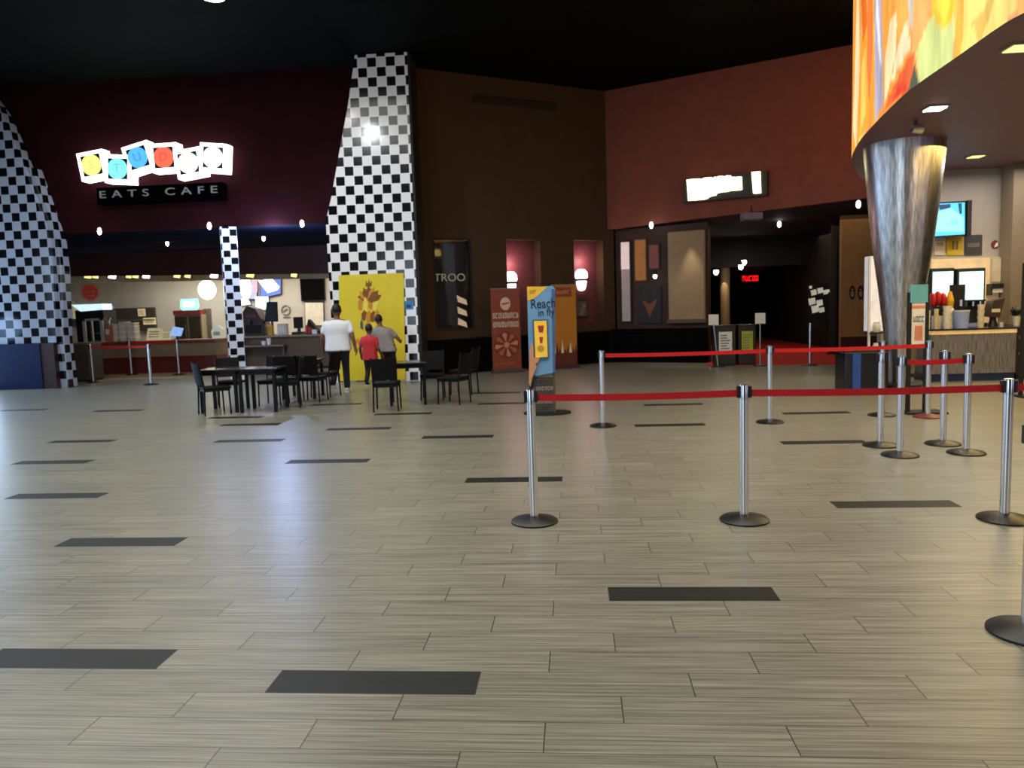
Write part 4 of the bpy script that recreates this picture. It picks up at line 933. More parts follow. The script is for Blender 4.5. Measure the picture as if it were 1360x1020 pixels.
k = MB(); k.prism([(-w/2, .1), (-w*.38, 0.0), (w*.38, 0), (w/2, .12), (w*.44, h), (-w*.44, h)], 0, .08); k.build('case', mat('cyan_glow', (130, 230, 255), .4, emit=1.6), t); MB().box(-w*.3, w*.3, -.01, 0, h*.3, h*.75).build('panel', mat('cyan_white', (235, 255, 255), .4, emit=2.0), t)
t, w, h = pthing('service_door_panel', 'grey green door panel right of the cooler', 'door panel', 271, 411, 281, 460, 25.6, z=0)
hd_ = at_y(273, 410, 25.6).z
MB().box(-w/2, w/2, 0, .08, 0, hd_).build('leaf', mat('sage_grey', (104, 104, 90), .5), t); MB().box(w*.3, w*.36, -.05, 0, .95, 1.1).build('handle', STEEL, t)
# globe lamps
for i, (x0, y0, x1, y1, lb, m) in enumerate(((264, 372, 286, 398, 'glowing warm white globe lamp left of the thin pillar', mat('globe_warm', (255, 236, 200), .4, emit=5)), (319, 366, 333, 397, 'glowing white oval lamp right of the thin pillar', mat('globe_white', (255, 250, 255), .4, emit=5)))):
    t, w, h = pthing('globe_lamp', lb, 'lamp', x0, y0, x1, y1, 24.4, 'kitchen globe lamps')
    MB().ball((0, 0, h/2), w/2, w/2, h/2, n=20, k=12).build('shade', m, t, smooth=True); MB().cyl((0, 0, h*.98), (0, 0, 3.3-t.location.z), .015).build('cord', BLACK, t); MB().lathe([(.06, 0), (.04, .06)], (0, 0, h*.97), 14).build('cap', BLACK, t)
def screen(name, label, cat, poly, Y, m, fr=MATTE, group=None, ar=None):
    x0, x1 = min(p[0] for p in poly), max(p[0] for p in poly); y0, y1 = min(p[1] for p in poly), max(p[1] for p in poly)
    P, w, h, a = spot(x0, y0, x1, y1, YW(Y), 0); t = thing(name, label, cat, P, 0, group)
    f = lambda x, y: (at_y(x, y, Y).x-P.x, at_y(x, y, Y).z-P.z)
    cx, cy = (x0+x1)/2, (y0+y1)/2
    MB().prism([f(cx+(x-cx)*1.06, cy+(y-cy)*1.1) for x, y in poly], 0, .07).build('bezel', fr, t)
    s_ = MB().prism([f(x, y) for x, y in poly], -.01, 0).build('display', m, t)
    if ar:
        k = MB()
        for pl, mi in ar[0]: k.prism([f(x, y) for x, y in pl], -.016, -.01, mi)
        k.build('image', ar[1], s_)
    return t
MBLUE = mat('menu_blue', (90, 120, 215), .4, emit=.5); MWH = mat('menu_white', (246, 250, 255), .4, emit=3.2); MPK = mat('menu_pink', (226, 150, 176), .4, emit=1.0)
screen('menu_board', 'bright blue and white menu screen over the counter, nearest the thin pillar', 'menu screen', [(316, 363), (341, 363), (341, 397), (316, 397)], 26.91, mat('menu_lilac', (170, 172, 225), .4, emit=.45), ar=([([(335, 370), (342, 368), (342, 388), (337, 389)], 0), ([(326, 365), (336, 364), (338, 370), (328, 372)], 1)], [MPK, MWH]), group='menu screens')
screen('menu_board', 'bright menu screen with a white burst, beside the cream wall', 'menu screen', [(346, 364), (373, 363), (373, 390), (346, 396)], 26.91, MBLUE, ar=([([(342.5, 372), (350, 373), (352, 368), (358, 366), (364, 373), (371, 381), (369, 385), (356, 389), (350, 382)], 0)], [MWH]), group='menu screens')
screen('order_screen', 'glowing pale blue order screen beside the black monitor', 'screen', [(339, 394), (356, 394), (357, 411), (340, 411)], 26.91, mat('order_glow', (200, 235, 255), .4, emit=3), group='order screens')
screen('order_screen', 'slanted white order screen close to the thin pillar', 'screen', [(317, 397), (329, 396), (333, 404), (320, 406)], 26.91, mat('order_glow2', (225, 240, 255), .4, emit=2.2), group='order screens')
screen('black_monitor', 'dark switched-off monitor right of the glowing order screens', 'monitor', [(354, 402), (367, 402), (368, 426), (352, 426)], 22.45, BLACK)
q = bpy.data.objects['black_monitor']; MB().box(-.03, .03, .02, .06, zt-q.location.z+.02, .02).build('neck', BLACK, q); MB().box(-.12, .12, -.06, .14, zt-q.location.z, zt-q.location.z+.02).build('foot', BLACK, q)
screen('menu_board', 'black empty menu board by the large checkered pylon', 'menu board', [(399, 371), (430, 370), (431, 398), (401, 399)], 26.91, mat('board_black', (8, 8, 9), .8, spec=.05))
screen('white_board', 'blank white board below the black menu board', 'board', [(405, 402), (429, 402), (430, 432), (406, 432)], 26.91, mat('board_cream', (226, 220, 204), .5))
t, w, h = pthing('wall_emblem', 'small grey line emblem on the cream kitchen wall', 'emblem', 373, 405, 386, 423, 26.95)
k = MB()
for i in range(20):
    if i in (3, 12): continue
    t0, t1 = 2*PI*i/20, 2*PI*(i+1)/20; k.prism([(w*.36*math.cos(t0), h*.6+h*.3*math.sin(t0)), (w*.5*math.cos(t0), h*.6+h*.4*math.sin(t0)), (w*.5*math.cos(t1), h*.6+h*.4*math.sin(t1)), (w*.36*math.cos(t1), h*.6+h*.3*math.sin(t1))], .02, .04)
k.prism([(-w*.3, h*.55), (w*.1, h*.75), (w*.2, h*.65), (-w*.2, h*.45)], .02, .04); k.prism([(-w*.3, h*.05), (w*.4, h*.05), (w*.4, h*.13), (-w*.3, h*.13)], .02, .04); k.build('outline', mat('emblem_grey', (110, 106, 98), .5), t)
# goods on the counter (Y 22.2)
def goods(name, label, cat, x0, y0, x1, Y=22.3, z=None):
    z = zt if z is None else z
    P, w, h, a = spot(x0, y0, x1, y0+10, YW(Y), 0); hh = at_y((x0+x1)/2, y0, Y).z-z
    return thing(name, label, cat, (P.x, Y, z)), w, hh
t, w, h = goods('espresso_machine', 'dark red and black machine on the counter beside the thin pillar', 'machine', 322, 406, 350)
k = MB(); k.prism([(-w/2, 0), (w/2, 0), (w/2, h*.35), (w*.1, h*.9), (-w*.3, h), (-w/2, h*.8)], 0, .5); k.build('body', mat('machine_maroon', (56, 22, 18), .4), t)
MB().box(-w*.4, w*.3, -.03, .0, .08, h*.35).build('front_panel', MATTE, t); MB().cyl((-w*.1, -.05, h*.4), (-w*.1, .02, h*.5), .05).build('spout', STEEL, t); MB().box(-w*.35, w*.1, -.015, 0, h*.62, h*.72).build('panel', mat('machine_red', (110, 40, 28), .4), t)
t, w, h = goods('paper_bag', 'pale paper bag standing on the counter left of the thin pillar', 'bag', 281, 433, 295, 22.3, zt2)
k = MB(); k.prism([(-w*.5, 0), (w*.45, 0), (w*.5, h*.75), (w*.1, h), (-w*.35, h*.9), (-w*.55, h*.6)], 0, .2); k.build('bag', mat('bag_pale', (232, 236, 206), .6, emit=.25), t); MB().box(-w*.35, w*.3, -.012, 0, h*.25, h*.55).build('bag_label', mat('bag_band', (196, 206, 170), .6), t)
t, w, h = goods('snack_basket', 'yellow snack basket on the brown counter', 'basket', 354, 433, 364); MB().lathe([(w*.35, 0), (w*.5, h)], n=14).build('basket', mat('snack_yellow', (206, 160, 60), .6), t); k = MB(); [k.ball((random.uniform(-w*.3, w*.3), random.uniform(-.06, .06), h), .06) for i in range(5)]; k.build('snacks', mat('snack_tan', (220, 190, 110), .6), t)
t, w, h = goods('napkin_holder', 'cream napkin holder on the counter right of the yellow basket', 'napkins', 368, 430, 380); MB().box(-w/2, w/2, 0, .2, 0, h).build('case', CREAM, t, bevel=.01); MB().box(-w*.35, w*.35, -.03, 0, h*.2, h*.8).build('napkins', PAPER, t)
t, w, h = goods('cash_register', 'small black cash register on the brown counter', 'register', 388, 421, 400); MB().box(-w/2, w/2, .1, .14, h*.35, h).build('screen', MATTE, t); MB().box(-.04, .04, .12, .2, 0, h*.5).build('neck', BLACK, t); MB().box(-w/2, w/2, -.1, .3, 0, .08).build('drawer', BLACK, t)
t, w, h = goods('card_reader', 'red and white snack rack at the right end of the counter', 'snack rack', 404, 424, 422); t.name = 'snack_rack'
k = MB(); k.prism([(-w/2, 0), (w/2, 0), (w/2, h*.2), (-w*.2, h)], .0, .25); k.build('rack', MATTE, t); k = MB(); [k.box(-w*.4+.09*i, -w*.4+.09*i+.07, -.06, 0, .02, .02+h*(.55-.1*i)) for i in range(4)]; k.build('snack_bags', mat('bag_red', (186, 60, 46), .5), t); MB().box(w*.1, w*.45, -.08, -.01, 0, h*.3).build('carton', PAPER, t)
t, w, h = goods('paper_cup_stack', 'white paper cups on the lower tray slide', 'cups', 352, 449, 362, 21.6, zs); MB().lathe([(.05, 0), (.07, h)], (0, 0, 0), 14).build('cup', PAPER, t); MB().lathe([(.05, 0), (.065, h*.6)], (-.16, 0, 0), 14).build('cup', PAPER, t)
t = thing('grey_cabinet', 'grey cabinet at the left end of the cafe beside the checkered pylon', 'cabinet', (at_y(101, 480, 19.6).x, 19.6, 0))
w = .75; MB().box(-w/2, w/2, 0, .6, .05, 1.0).build('body', mat('cabinet_taupe', (78, 70, 58), .5), t, bevel=.01); MB().box(-w/2-.02, w/2+.02, -.03, .62, 1.0, 1.05).build('top', mat('cabinet_top', (96, 88, 72), .4), t); MB().box(-w/2+.03, w/2-.03, .02, .58, 0, .05).build('plinth', MATTE, t); MB().box(-w*.45, w*.45, -.015, 0, .1, .95).build('door', mat('cabinet_door', (70, 62, 52), .5), t)
# ------------------------------------------------------------------ right concession: drum canopy, cone, counter
ZC = 4.12
rim_px = [(1150, 238), (1136, 226), (1131, 211), (1140, 190), (1158, 168), (1196, 130), (1222, 109.5), (1273, 74), (1324, 38), (1360, 17)]
rim = [at_z(x, y, ZC) for x, y in rim_px]
r1 = rim[-1]; r0_ = rim[-2]; d = (r1-r0_).normalized()
ext = []
ang0 = math.atan2(d.y, d.x); cur_ = r1.copy()
for i in range(7): ang0 += .12; cur_ = cur_+Vector((math.cos(ang0), math.sin(ang0), 0))*.9; ext.append(cur_.copy())
b0 = rim[0]; pre = [Vector((b0.x+1.3, min(b0.y+.35, CY-.02), ZC)), Vector((b0.x+.5, min(b0.y+.25, CY-.05), ZC))]
ctrl = pre+rim+ext
def catmull(P, n=8):
    out = []
    for i in range(len(P)-1):
        p0, p1, p2, p3 = P[max(i-1, 0)], P[i], P[i+1], P[min(i+2, len(P)-1)]
        for j in range(n):
            t_ = j/n; out.append(.5*((2*p1)+(p2-p0)*t_+(2*p0-5*p1+4*p2-p3)*t_*t_+(3*p1-p0-3*p2+p3)*t_**3))
    out.append(P[-1]); return out
curve = catmull(ctrl)
under = [(p.x, p.y) for p in curve] + [(12.4, curve[-1].y), (12.4, CY), (curve[0].x, CY)]
t = thing('canopy', 'curved dark canopy with a glowing mural band over the concession stand', 'canopy', (0, 0, 0))
MB().flat(under, ZC, ZC+.002).build('soffit', mat('canopy_plum', (128, 92, 96), .6, var=.06), t)
# mural on the drum
segs = []
for a_, b_ in zip(curve, curve[1:]): segs.append((a_, b_))
def inside(p, poly):
    c_ = False; n_ = len(poly); j = n_-1
    for i in range(n_):
        if (poly[i][1] > p[1]) != (poly[j][1] > p[1]) and p[0] < (poly[j][0]-poly[i][0])*(p[1]-poly[i][1])/(poly[j][1]-poly[i][1])+poly[i][0]: c_ = not c_
        j = i
    return c_
# mural design: shapes laid out on the unrolled band, u = metres along the rim from the far end, v = metres above the rim
lens = [0.0]
for a_, b_ in segs: lens.append(lens[-1]+(b_-a_).length)
def uv_of(px, py):
    best = None
    for i, (a_, b_) in enumerate(segs):
        if (b_-a_).length < 1e-4: continue
        n_ = Vector((-(b_-a_).y, (b_-a_).x, 0)); dr = ray(px, py); den = dr.dot(n_)
        if abs(den) < 1e-9: continue
        tt = (a_-CAM).dot(n_)/den
        if tt <= 0: continue
        q = CAM+dr*tt; f_ = (q-a_).dot(b_-a_)/(b_-a_).length_squared
        if -.01 <= f_ <= 1.01 and (best is None or tt < best[0]): best = (tt, lens[i]+f_*(b_-a_).length, q.z-ZC)
    return (best[1], best[2]) if best else None
shapes = [
    ([(1131, -60), (1161, -60), (1161, 160), (1131, 215)], (245, 160, 50)),
    ([(1134, -60), (1140, -60), (1142, 90), (1137, 200), (1133, 170)], (252, 222, 170)),
    ([(1142, -60), (1150, -60), (1152, 30), (1146, 60)], (226, 110, 30)),
    ([(1144, 90), (1150, 60), (1150, 150), (1143, 175)], (250, 196, 90)),
    ([(1152, 0), (1158, -60), (1159, 60), (1155, 140), (1152, 100)], (232, 120, 60)),
    ([(1161, -60), (1168, -60), (1172, 60), (1176, 90), (1172, 145), (1162, 158)], (176, 168, 186)),
    ([(1164, -60), (1167, 20), (1172, 90), (1168, 80), (1163, 20)], (226, 226, 236)),
    ([(1172, -60), (1190, -60), (1186, 30), (1178, 80), (1173, 140)], (240, 160, 60)),
    ([(1176, 75), (1182, 30), (1192, 10), (1190, 70), (1182, 110), (1175, 138)], (252, 222, 170)),
    ([(1188, -60), (1204, -60), (1210, 60), (1196, 100), (1186, 115), (1192, 60)], (246, 174, 80)),
    ([(1204, 25), (1210, 60), (1194, 92), (1184, 105), (1192, 65)], (253, 226, 180)),
    ([(1176, 142), (1180, 128), (1213, 68), (1215, 92), (1207, 124)], (236, 96, 44)),
    ([(1184, 132), (1198, 108), (1206, 118), (1190, 134)], (226, 60, 30)),
    ([(1205, 125), (1214, 86), (1222, 110)], (74, 84, 60)),
    ([(1212, -60), (1242, -60), (1236, 24), (1218, 74), (1212, 66)], (246, 176, 100)),
    ([(1206, -60), (1212, -60), (1213, 40), (1207, 30)], (206, 198, 190)),
    ([(1216, 72), (1236, 22), (1268, 22), (1266, 80), (1221, 112)], (214, 224, 140)),
    ([(1238, 20), (1239, -60), (1277, -60), (1268, 20), (1254, 36), (1246, 34)], (250, 206, 50)),
    ([(1242, 10), (1250, -60), (1268, -60), (1262, 10), (1254, 26)], (255, 232, 70)),
    ([(1266, 80), (1270, 20), (1277, -60), (1282, -60), (1277, 74)], (238, 176, 60)),
    ([(1277, 74), (1282, -60), (1352, -60), (1350, 20), (1325, 40)], (246, 222, 120)),
    ([(1290, 30), (1306, 20), (1318, -20), (1326, -20), (1312, 30), (1300, 60)], (224, 184, 84)),
    ([(1352, -60), (1400, -60), (1400, 10), (1352, 24)], (240, 176, 90)),
]
sh_uv = []
for pl, c_ in shapes:
    q = [uv_of(x, y) for x, y in pl]
    q = [z_ for z_ in q if z_]
    if len(q) >= 3: sh_uv.append((q, c_))
mv = []; mf = []; mc = []; NV = 44; HT = H-ZC-.02
fine = []
for i, (a_, b_) in enumerate(segs):
    n_ = max(1, int((b_-a_).length/.035))
    for j in range(n_): fine.append((a_.lerp(b_, j/n_), lens[i]+(b_-a_).length*j/n_))
fine.append((segs[-1][1], lens[-1]))
for p, u_ in fine:
    for j in range(NV+1):
        v_ = HT*j/NV; mv.append((p.x, p.y, ZC+v_))
        c_ = None
        for pl, cc in sh_uv[::-1]:
            if inside((u_, v_), pl): c_ = cc; break
        if c_ is None:
            k_ = .5+.5*math.sin(u_*3.1+math.sin(v_*2.3+u_)*1.8); k2 = .5+.5*math.sin(u_*1.3-v_*1.1)
            c_ = (240+12*k_, 150+70*k_*k2, 50+70*k2)
        mc.append(s2l(c_)+(1.0,))
for i in range(len(fine)-1):
    for j in range(NV): mf.append((i*(NV+1)+j, (i+1)*(NV+1)+j, (i+1)*(NV+1)+j+1, i*(NV+1)+j+1))
me = bpy.data.meshes.new('mural'); me.from_pydata(mv, [], mf)
ca = me.color_attributes.new('mural_paint', 'FLOAT_COLOR', 'POINT'); ca.data.foreach_set('color', [x for c_ in mc for x in c_])
m = bpy.data.materials.new('mural_backlit'); m.use_nodes = True; nt = m.node_tree; b_ = nt.nodes['Principled BSDF']
at_ = nt.nodes.new('ShaderNodeVertexColor'); at_.layer_name = 'mural_paint'; nz = nt.nodes.new('ShaderNodeTexNoise'); nz.inputs['Scale'].default_value = 3.0; nz.inputs['Detail'].default_value = 6
tc = nt.nodes.new('ShaderNodeTexCoord'); mp = nt.nodes.new('ShaderNodeMapping'); mp.inputs['Scale'].default_value = (1.5, 1.5, .35); nt.links.new(tc.outputs['Object'], mp.inputs[0]); nt.links.new(mp.outputs[0], nz.inputs['Vector'])
hs = nt.nodes.new('ShaderNodeHueSaturation'); nt.links.new(at_.outputs['Color'], hs.inputs['Color'])
mr = nt.nodes.new('ShaderNodeMapRange'); mr.inputs[1].default_value = .3; mr.inputs[2].default_value = .7; mr.inputs[3].default_value = .75; mr.inputs[4].default_value = 1.2; nt.links.new(nz.outputs['Fac'], mr.inputs[0]); nt.links.new(mr.outputs[0], hs.inputs['Value'])
b_.inputs['Base Color'].default_value = (.05, .045, .04, 1); nt.links.new(hs.outputs[0], b_.inputs['Emission Color']); b_.inputs['Emission Strength'].default_value = 1.2; b_.inputs['Roughness'].default_value = .5
me.materials.append(m); mo = bpy.data.objects.new('mural', me); C.objects.link(mo); mo.parent = t; mo['label'] = 'backlit mural of orange, yellow and lime shapes'
for i, (px, py, m_, lb) in enumerate(((1242, 143, LAMP, 'square white downlight in the canopy above the cone pillar'), (1296, 207, LAMPW, 'square yellow downlight in the canopy before the grey wall'), (1354, 62, LAMPW, 'square yellow downlight in the canopy at the right edge'))):
    P = at_z(px, py, ZC-.005); t = thing('canopy_downlight', lb, 'ceiling light', P, 0, 'canopy downlights')
    MB().box(-.14, .14, -.14, .14, -.015, .005).build('frame', GREY, t); MB().box(-.11, .11, -.11, .11, -.025, -.014).build('lens', m_, t)
    ld = bpy.data.lights.new('canopy_lamp', 'SPOT'); ld.energy = 170; ld.color = (1, .84, .55); ld.spot_size = 2.3; ld.spot_blend = .8; ld.shadow_soft_size = .12
    lo = bpy.data.objects.new('canopy_lamp', ld); C.objects.link(lo); lo.location = P+Vector((0, 0, -.05))
P = at_z(1216, 171, ZC-.12); t = thing('spotlight', 'small chrome spotlight under the canopy just above the cone', 'spotlight', (P.x, P.y, ZC))
MB().cyl((0, 0, 0), (0, 0, -.08), .02).build('stem', BLACK, t); MB().cyl((-.07, -.03, -.12), (.08, .0, -.12), .06, .075).build('can', CHROME, t, smooth=True)
# cone
cx_, cy_ = at_y(1201, 192, 13.55).x, 13.55
t = thing('cone_pillar', 'silver cone shaped pillar widening upward to the canopy', 'pillar', (cx_, cy_, 0), kind='thing')
zts = at_y(1201, 192, 13.55).z
def rad(px0, px1, py): return (at_y(px1, py, 13.55).x-at_y(px0, py, 13.55).x)/2
prof = [(.2, .1), (.23, .4)]
for x0, x1, y in ((1172, 1216, 440), (1166, 1226, 380), (1161, 1236, 330), (1155, 1246, 260), (1150, 1252, 205), (1149.5, 1253, 193)): prof.append((rad(x0, x1, y), at_y(1201, y, 13.55).z))
prof.append((prof[-1][0], min(ZC, prof[-1][1]+.05)))
CONE = mat('hammered_silver', (196, 192, 190), .3, 1.0, var=.35, scale=9, stretch=(3, 3, .35), bump=.35)
MB().lathe(prof, n=56).build('cone', CONE, t, smooth=True); MB().lathe([(.34, 0), (.34, .1), (.22, .13)], n=36).build('base', BLACK, t)
MB().lathe([(.5, zts), (.5, ZC)], n=36).build('neck', MATTE, t)
# black bin left of the cone
P = at_z(1151, 523); t = thing('black_stand', 'black box stand with reflected light painted as a blue stripe in front of the silver cone', 'stand', (at_y(1151, 500, 12.95).x, 12.95, 0))
w = at_y(1180, 490, 12.95).x-at_y(1122, 490, 12.95).x; h = at_y(1150, 467, 12.95).z
MB().box(-w/2, w/2, 0, .5, .05, h).build('cabinet', mat('gloss_navy_black', (12, 14, 22), .2), t, bevel=.02); MB().box(-w/2+.12, -w/2+.25, -.012, 0, .08, h-.03).build('glint', mat('blue_reflection', (36, 72, 150), .3), t); MB().box(-w/2+.03, w/2-.03, .03, .47, 0, .05).build('plinth', BLACK, t); MB().box(-w/2-.01, w/2+.01, -.01, .51, h, h+.02).build('top', BLACK, t)  # vertical blue reflection painted on the black front as a strip
# sign stand with teal top
def teal_stand(label, x0, x1, yt, yb_, Y, zbase_px):
    P = at_y((x0+x1)/2, 500, Y); w = at_y(x1, 450, Y).x-at_y(x0, 450, Y).x; zt_ = at_y((x0+x1)/2, yt, Y).z; zl_ = at_y((x0+x1)/2, yb_, Y).z
    t = thing('poster_stand', label, 'poster stand', (P.x, Y, 0), 0, 'teal topped poster stands')
    for sx in (-1, 1): MB().box(sx*w/2-.025, sx*w/2+.025, -.02, .02, .02, zt_-.1).build('post', MATTE, t)
    MB().box(-w/2-.05, w/2+.25, -.14, .2, 0, .025).build('base', MATTE, t)
    p_ = MB().box(-w/2+.02, w/2-.02, -.015, .01, zl_, zt_-.2).build('sheet', mat('stand_white', (214, 206, 190), .5, emit=.1), t)
    MB().box(-w/2, w/2, -.03, .02, zt_-.24, zt_).build('header', mat('teal', (96, 160, 158), .5, emit=.1), t)
    k = MB(); k.box(-w*.4, w*.4, -.019, -.015, zt_-.32, zt_-.28, 0); scribble(k, -w*.3, w*.35, zl_+.35, .08, -.015, 4, 1, .4); k.box(-w*.2, w*.25, -.019, -.015, zl_+.1, zl_+.3, 0); k.build('print', [mat('print_coral', (214, 130, 100), .5), mat('print_slate2', (120, 120, 116), .5)], p_)
    MB().box(-w/2+.02, w/2-.02, -.01, .01, .5, .55).build('crossbar', MATTE, t)
    return t
teal_stand('teal topped sign in a black frame beside the silver cone', 1206, 1229, 378, 462, 10.75, 548)
teal_stand('teal topped sign in a black frame cut by the right edge', 1356, 1384, 340, 440, 12.2, 540)
# concession counter
PB = at_z(1240, 506); Yc = 14.6
xa, xb_ = at_y(1236, 470, Yc).x, at_y(1349, 470, Yc).x; zc = at_y(1290, 436, Yc).z
t = thing('concession_counter', 'counter with vertically brushed silver front below the drink machines', 'counter', (xa, Yc, 0))
w = xb_-xa
MB().box(0, w, 0, .9, .14, zc-.1).build('front_panel', mat('brushed_strands', (150, 146, 142), .38, .7, var=.5, scale=10, stretch=(6, 6, .4), bump=.3), t)
MB().box(0, w, -.02, .9, zc-.1, zc-.03).build('light_band', mat('amber_band', (232, 196, 130), .4, emit=.35), t); MB().box(-.03, w+.02, -.05, .95, zc-.03, zc).build('worktop', mat('dark_stone', (30, 28, 30), .25), t)
MB().box(0, w, .03, .88, 0, .14).build('plinth', mat('plinth_blue', (26, 44, 84), .4), t)
t2 = thing('concession_counter', 'dark end section of the concession counter at the right edge', 'counter', (xb_+.06, Yc+.1, 0))
MB().box(0, 2.0, 0, .8, .1, zc-.05).build('front_panel', mat('dark_panel', (36, 30, 28), .5), t2); MB().box(-.0, 2.02, -.03, .82, zc-.05, zc).build('worktop', MATS['dark_stone'], t2); MB().box(.02, 2, .03, .8, 0, .1).build('plinth', MATTE, t2)
for z_ in (.45, .75): MB().box(.05, 1.0, -.06, 0, z_, z_+.05).build('shelf', CREAM, t2)
# brown pillar at right edge
P = at_y(1340, 320, 16.2); t = thing('square_pillar', 'wide tan pillar at the right edge rising from the counter', 'pillar', (P.x, 16.1, 0), kind='thing')
MB().box(0, 1.6, 0, .42, .1, ZC-.002).build('shaft', mat('pillar_tan', (128, 112, 92), .7, var=.06), t); MB().box(-.02, 1.62, -.02, .44, 0, .1).build('base', MATTE, t)
# TV and posters on the grey wall
WS = YW(CY-.02)
SKY = mat('tv_sky', (70, 180, 240), .3, emit=1.1)
screen('television', 'wall television showing a bright blue picture', 'television', [(1238, 271), (1281, 269), (1281, 311), (1238, 314)], CY-.3, SKY, ar=([([(1246, 272), (1262, 271), (1262, 276), (1248, 279)], 0), ([(1272, 270), (1277, 270), (1277, 284), (1274, 284)], 0), ([(1240, 284), (1262, 276), (1279, 289), (1279, 308), (1240, 308)], 1), ([(1262, 292), (1272, 291), (1272, 298), (1262, 299)], 2)], [mat('tv_navy', (30, 60, 100), .4, emit=.4), mat('tv_pale', (120, 214, 250), .4, emit=1.1), mat('tv_lilac', (170, 200, 230), .4, emit=1.0)]))
tvp = bpy.data.objects['television']; MB().box(-.1, .1, .07, .3, .2, .4).build('wall_mount', BLACK, tvp)
MB().box(.36, .44, -.02, .2, 0.0, .7).build('side_shell', MATTE, tvp)
for x0, x1, m_, lb, kk in ((1241, 1255, mat('flyer_white', (206, 196, 184), .6), 'pale flyer on the wall below the television', 0), (1257, 1279, mat('flyer_yellow', (200, 166, 44), .6), 'yellow flyer on the wall below the television', 1), (1281, 1304, mat('flyer_dark', (56, 54, 60), .6), 'dark grey poster on the wall right of the yellow flyer', 2)):
    t, w, h = pthing('wall_flyer', lb, 'flyer', x0, 314+ (0 if kk < 2 else -2), x1, 339, CY-.01, 'flyers under the television')
    MB().box(-w/2, w/2, -.012, 0.008, 0, h).build('sheet', m_, t); k = MB()
    if kk == 1: k.box(-.06, -.02, -.016, -.012, h*.3, h*.75); k.box(.02, .06, -.016, -.012, h*.3, h*.75)
    elif kk == 2: k.box(-w*.35, w*.35, -.016, -.012, h*.4, h*.6)
    else: scribble(k, -w*.3, w*.3, h*.5, h*.15, -.012, 3, 0, .4)
    k.build('print', mat('flyer_print', (110, 96, 84), .6), t)
t, w, h = pthing('round_notice', 'small round dark red and white notice on the grey wall', 'sign', 1316, 319, 1327, 331, CY)
k = MB(); disc(k, 0, h/2, w/2, h/2, .0, 0); k.build('disc', mat('notice_maroon', (110, 44, 44), .6), t); k = MB(); k.prism([(-w*.1, h*.2), (w*.35, h*.35), (w*.3, h*.8), (w*.05, h*.6)], -.012, -.004); k.build('symbol', PAPER, t)
# cream alcove band and machines
xA, xB = at_y(1236, 380, CY-.05).x, at_y(1337, 380, CY-.05).x
o = MB().box(xA, xB, CY-.056, CY-.004, at_y(1290, 436, CY).z-.3, at_y(1290, 343, CY).z).build('splash_panel', mat('warm_splash', (226, 200, 158), .5, emit=.12)); tag(o, 'warm cream splash panel on the wall behind the drink machines', 'wall panel')
def drink(label, x0, x1, lit):
    Y = 15.75
    P, w, h, a = spot(x0, 358, x1, 436, YW(Y), 0); t = thing('drink_machine', label, 'drink machine', (P.x, Y, zc), 0, 'drink machines')
    zt_ = at_y((x0+x1)/2, 356, Y).z-zc
    MB().box(-w/2, w/2, 0.02, .55, 0, zt_).build('cabinet', MATTE, t, bevel=.02)
    MB().box(-w*.42, w*.42, -.0, .02, zt_*.45, zt_*.94).build('lit_panel', mat('panel_glow', (190, 232, 232), .4, emit=1.0), t)
    MB().box(-w*.4, w*.4, -.25, .02, 0, .06).build('drip_tray', STEEL, t)
    for i in range(3): MB().cyl((-w*.25+i*w*.25, -.08, zt_*.34), (-w*.25+i*w*.25, -.08, zt_*.42), .03, n=10).build('nozzle', STEEL, t)
    MB().box(-w*.4, w*.4, -.12, .02, zt_*.42, zt_*.45).build('nozzle_bar', BLACK, t)
# machine stands on a back counter
t = thing('back_counter', 'dark back counter carrying the drink machines', 'counter', (at_y(1236, 440, 15.6).x, 15.62, 0))
wbk = at_y(1349, 440, 15.6).x-at_y(1236, 440, 15.6).x
MB().box(0, wbk, 0, .85, 0.08, zc-.03).build('body', MATS['dark_panel'], t); MB().box(0, wbk, .02, .83, 0, .08).build('plinth', MATTE, t); MB().box(-.02, wbk, -.03, .87, zc-.03, zc).build('worktop', MATS['dark_stone'], t)
drink('drink machine with a lit pale panel beside the silver cone', 1236, 1268, True)
drink('drink machine with a lit pale panel and dark case, beside the towel holder', 1271, 1309, True)
def cy_goods(name, label, cat, x0, y0, x1, Y=15.0, group=None):
    P, w, h, a = spot(x0, y0, x1, y0+8, YW(Y), 0); return thing(name, label, cat, (P.x, Y, zc), 0, group), w, at_y((x0+x1)/2, y0, Y).z-zc
t, w, h = cy_goods('syrup_dispenser', 'red topped dispenser in front of the drink machines', 'dispenser', 1234, 388, 1257)
k = MB(); [k.ball((-w*.3+i*w*.3, 0, h*.78+.03*(i % 2)), w*.2, .1, h*.2) for i in range(3)]; k.build('red_tops', mat('dispenser_red', (176, 18, 20), .4), t); MB().box(-w*.42, w*.42, -.08, .1, 0.0, h*.6).build('case', BLACK, t); k = MB(); [k.cyl((-w*.3+i*w*.3, -.1, .0), (-w*.3+i*w*.3, -.1, h*.35), .05, n=10) for i in range(3)]; k.build('bottles', WHITE, t)
t, w, h = cy_goods('syrup_dispenser', 'yellow topped dispenser right of the red one', 'dispenser', 1257, 387, 1267); MB().lathe([(w*.4, h*.55), (w*.5, h*.75), (w*.2, h)], n=14).build('yellow_top', mat('dispenser_yellow', (214, 164, 30), .4), t); MB().lathe([(w*.5, 0), (w*.5, h*.5), (w*.4, h*.55)], n=14).build('case', PAPER, t)
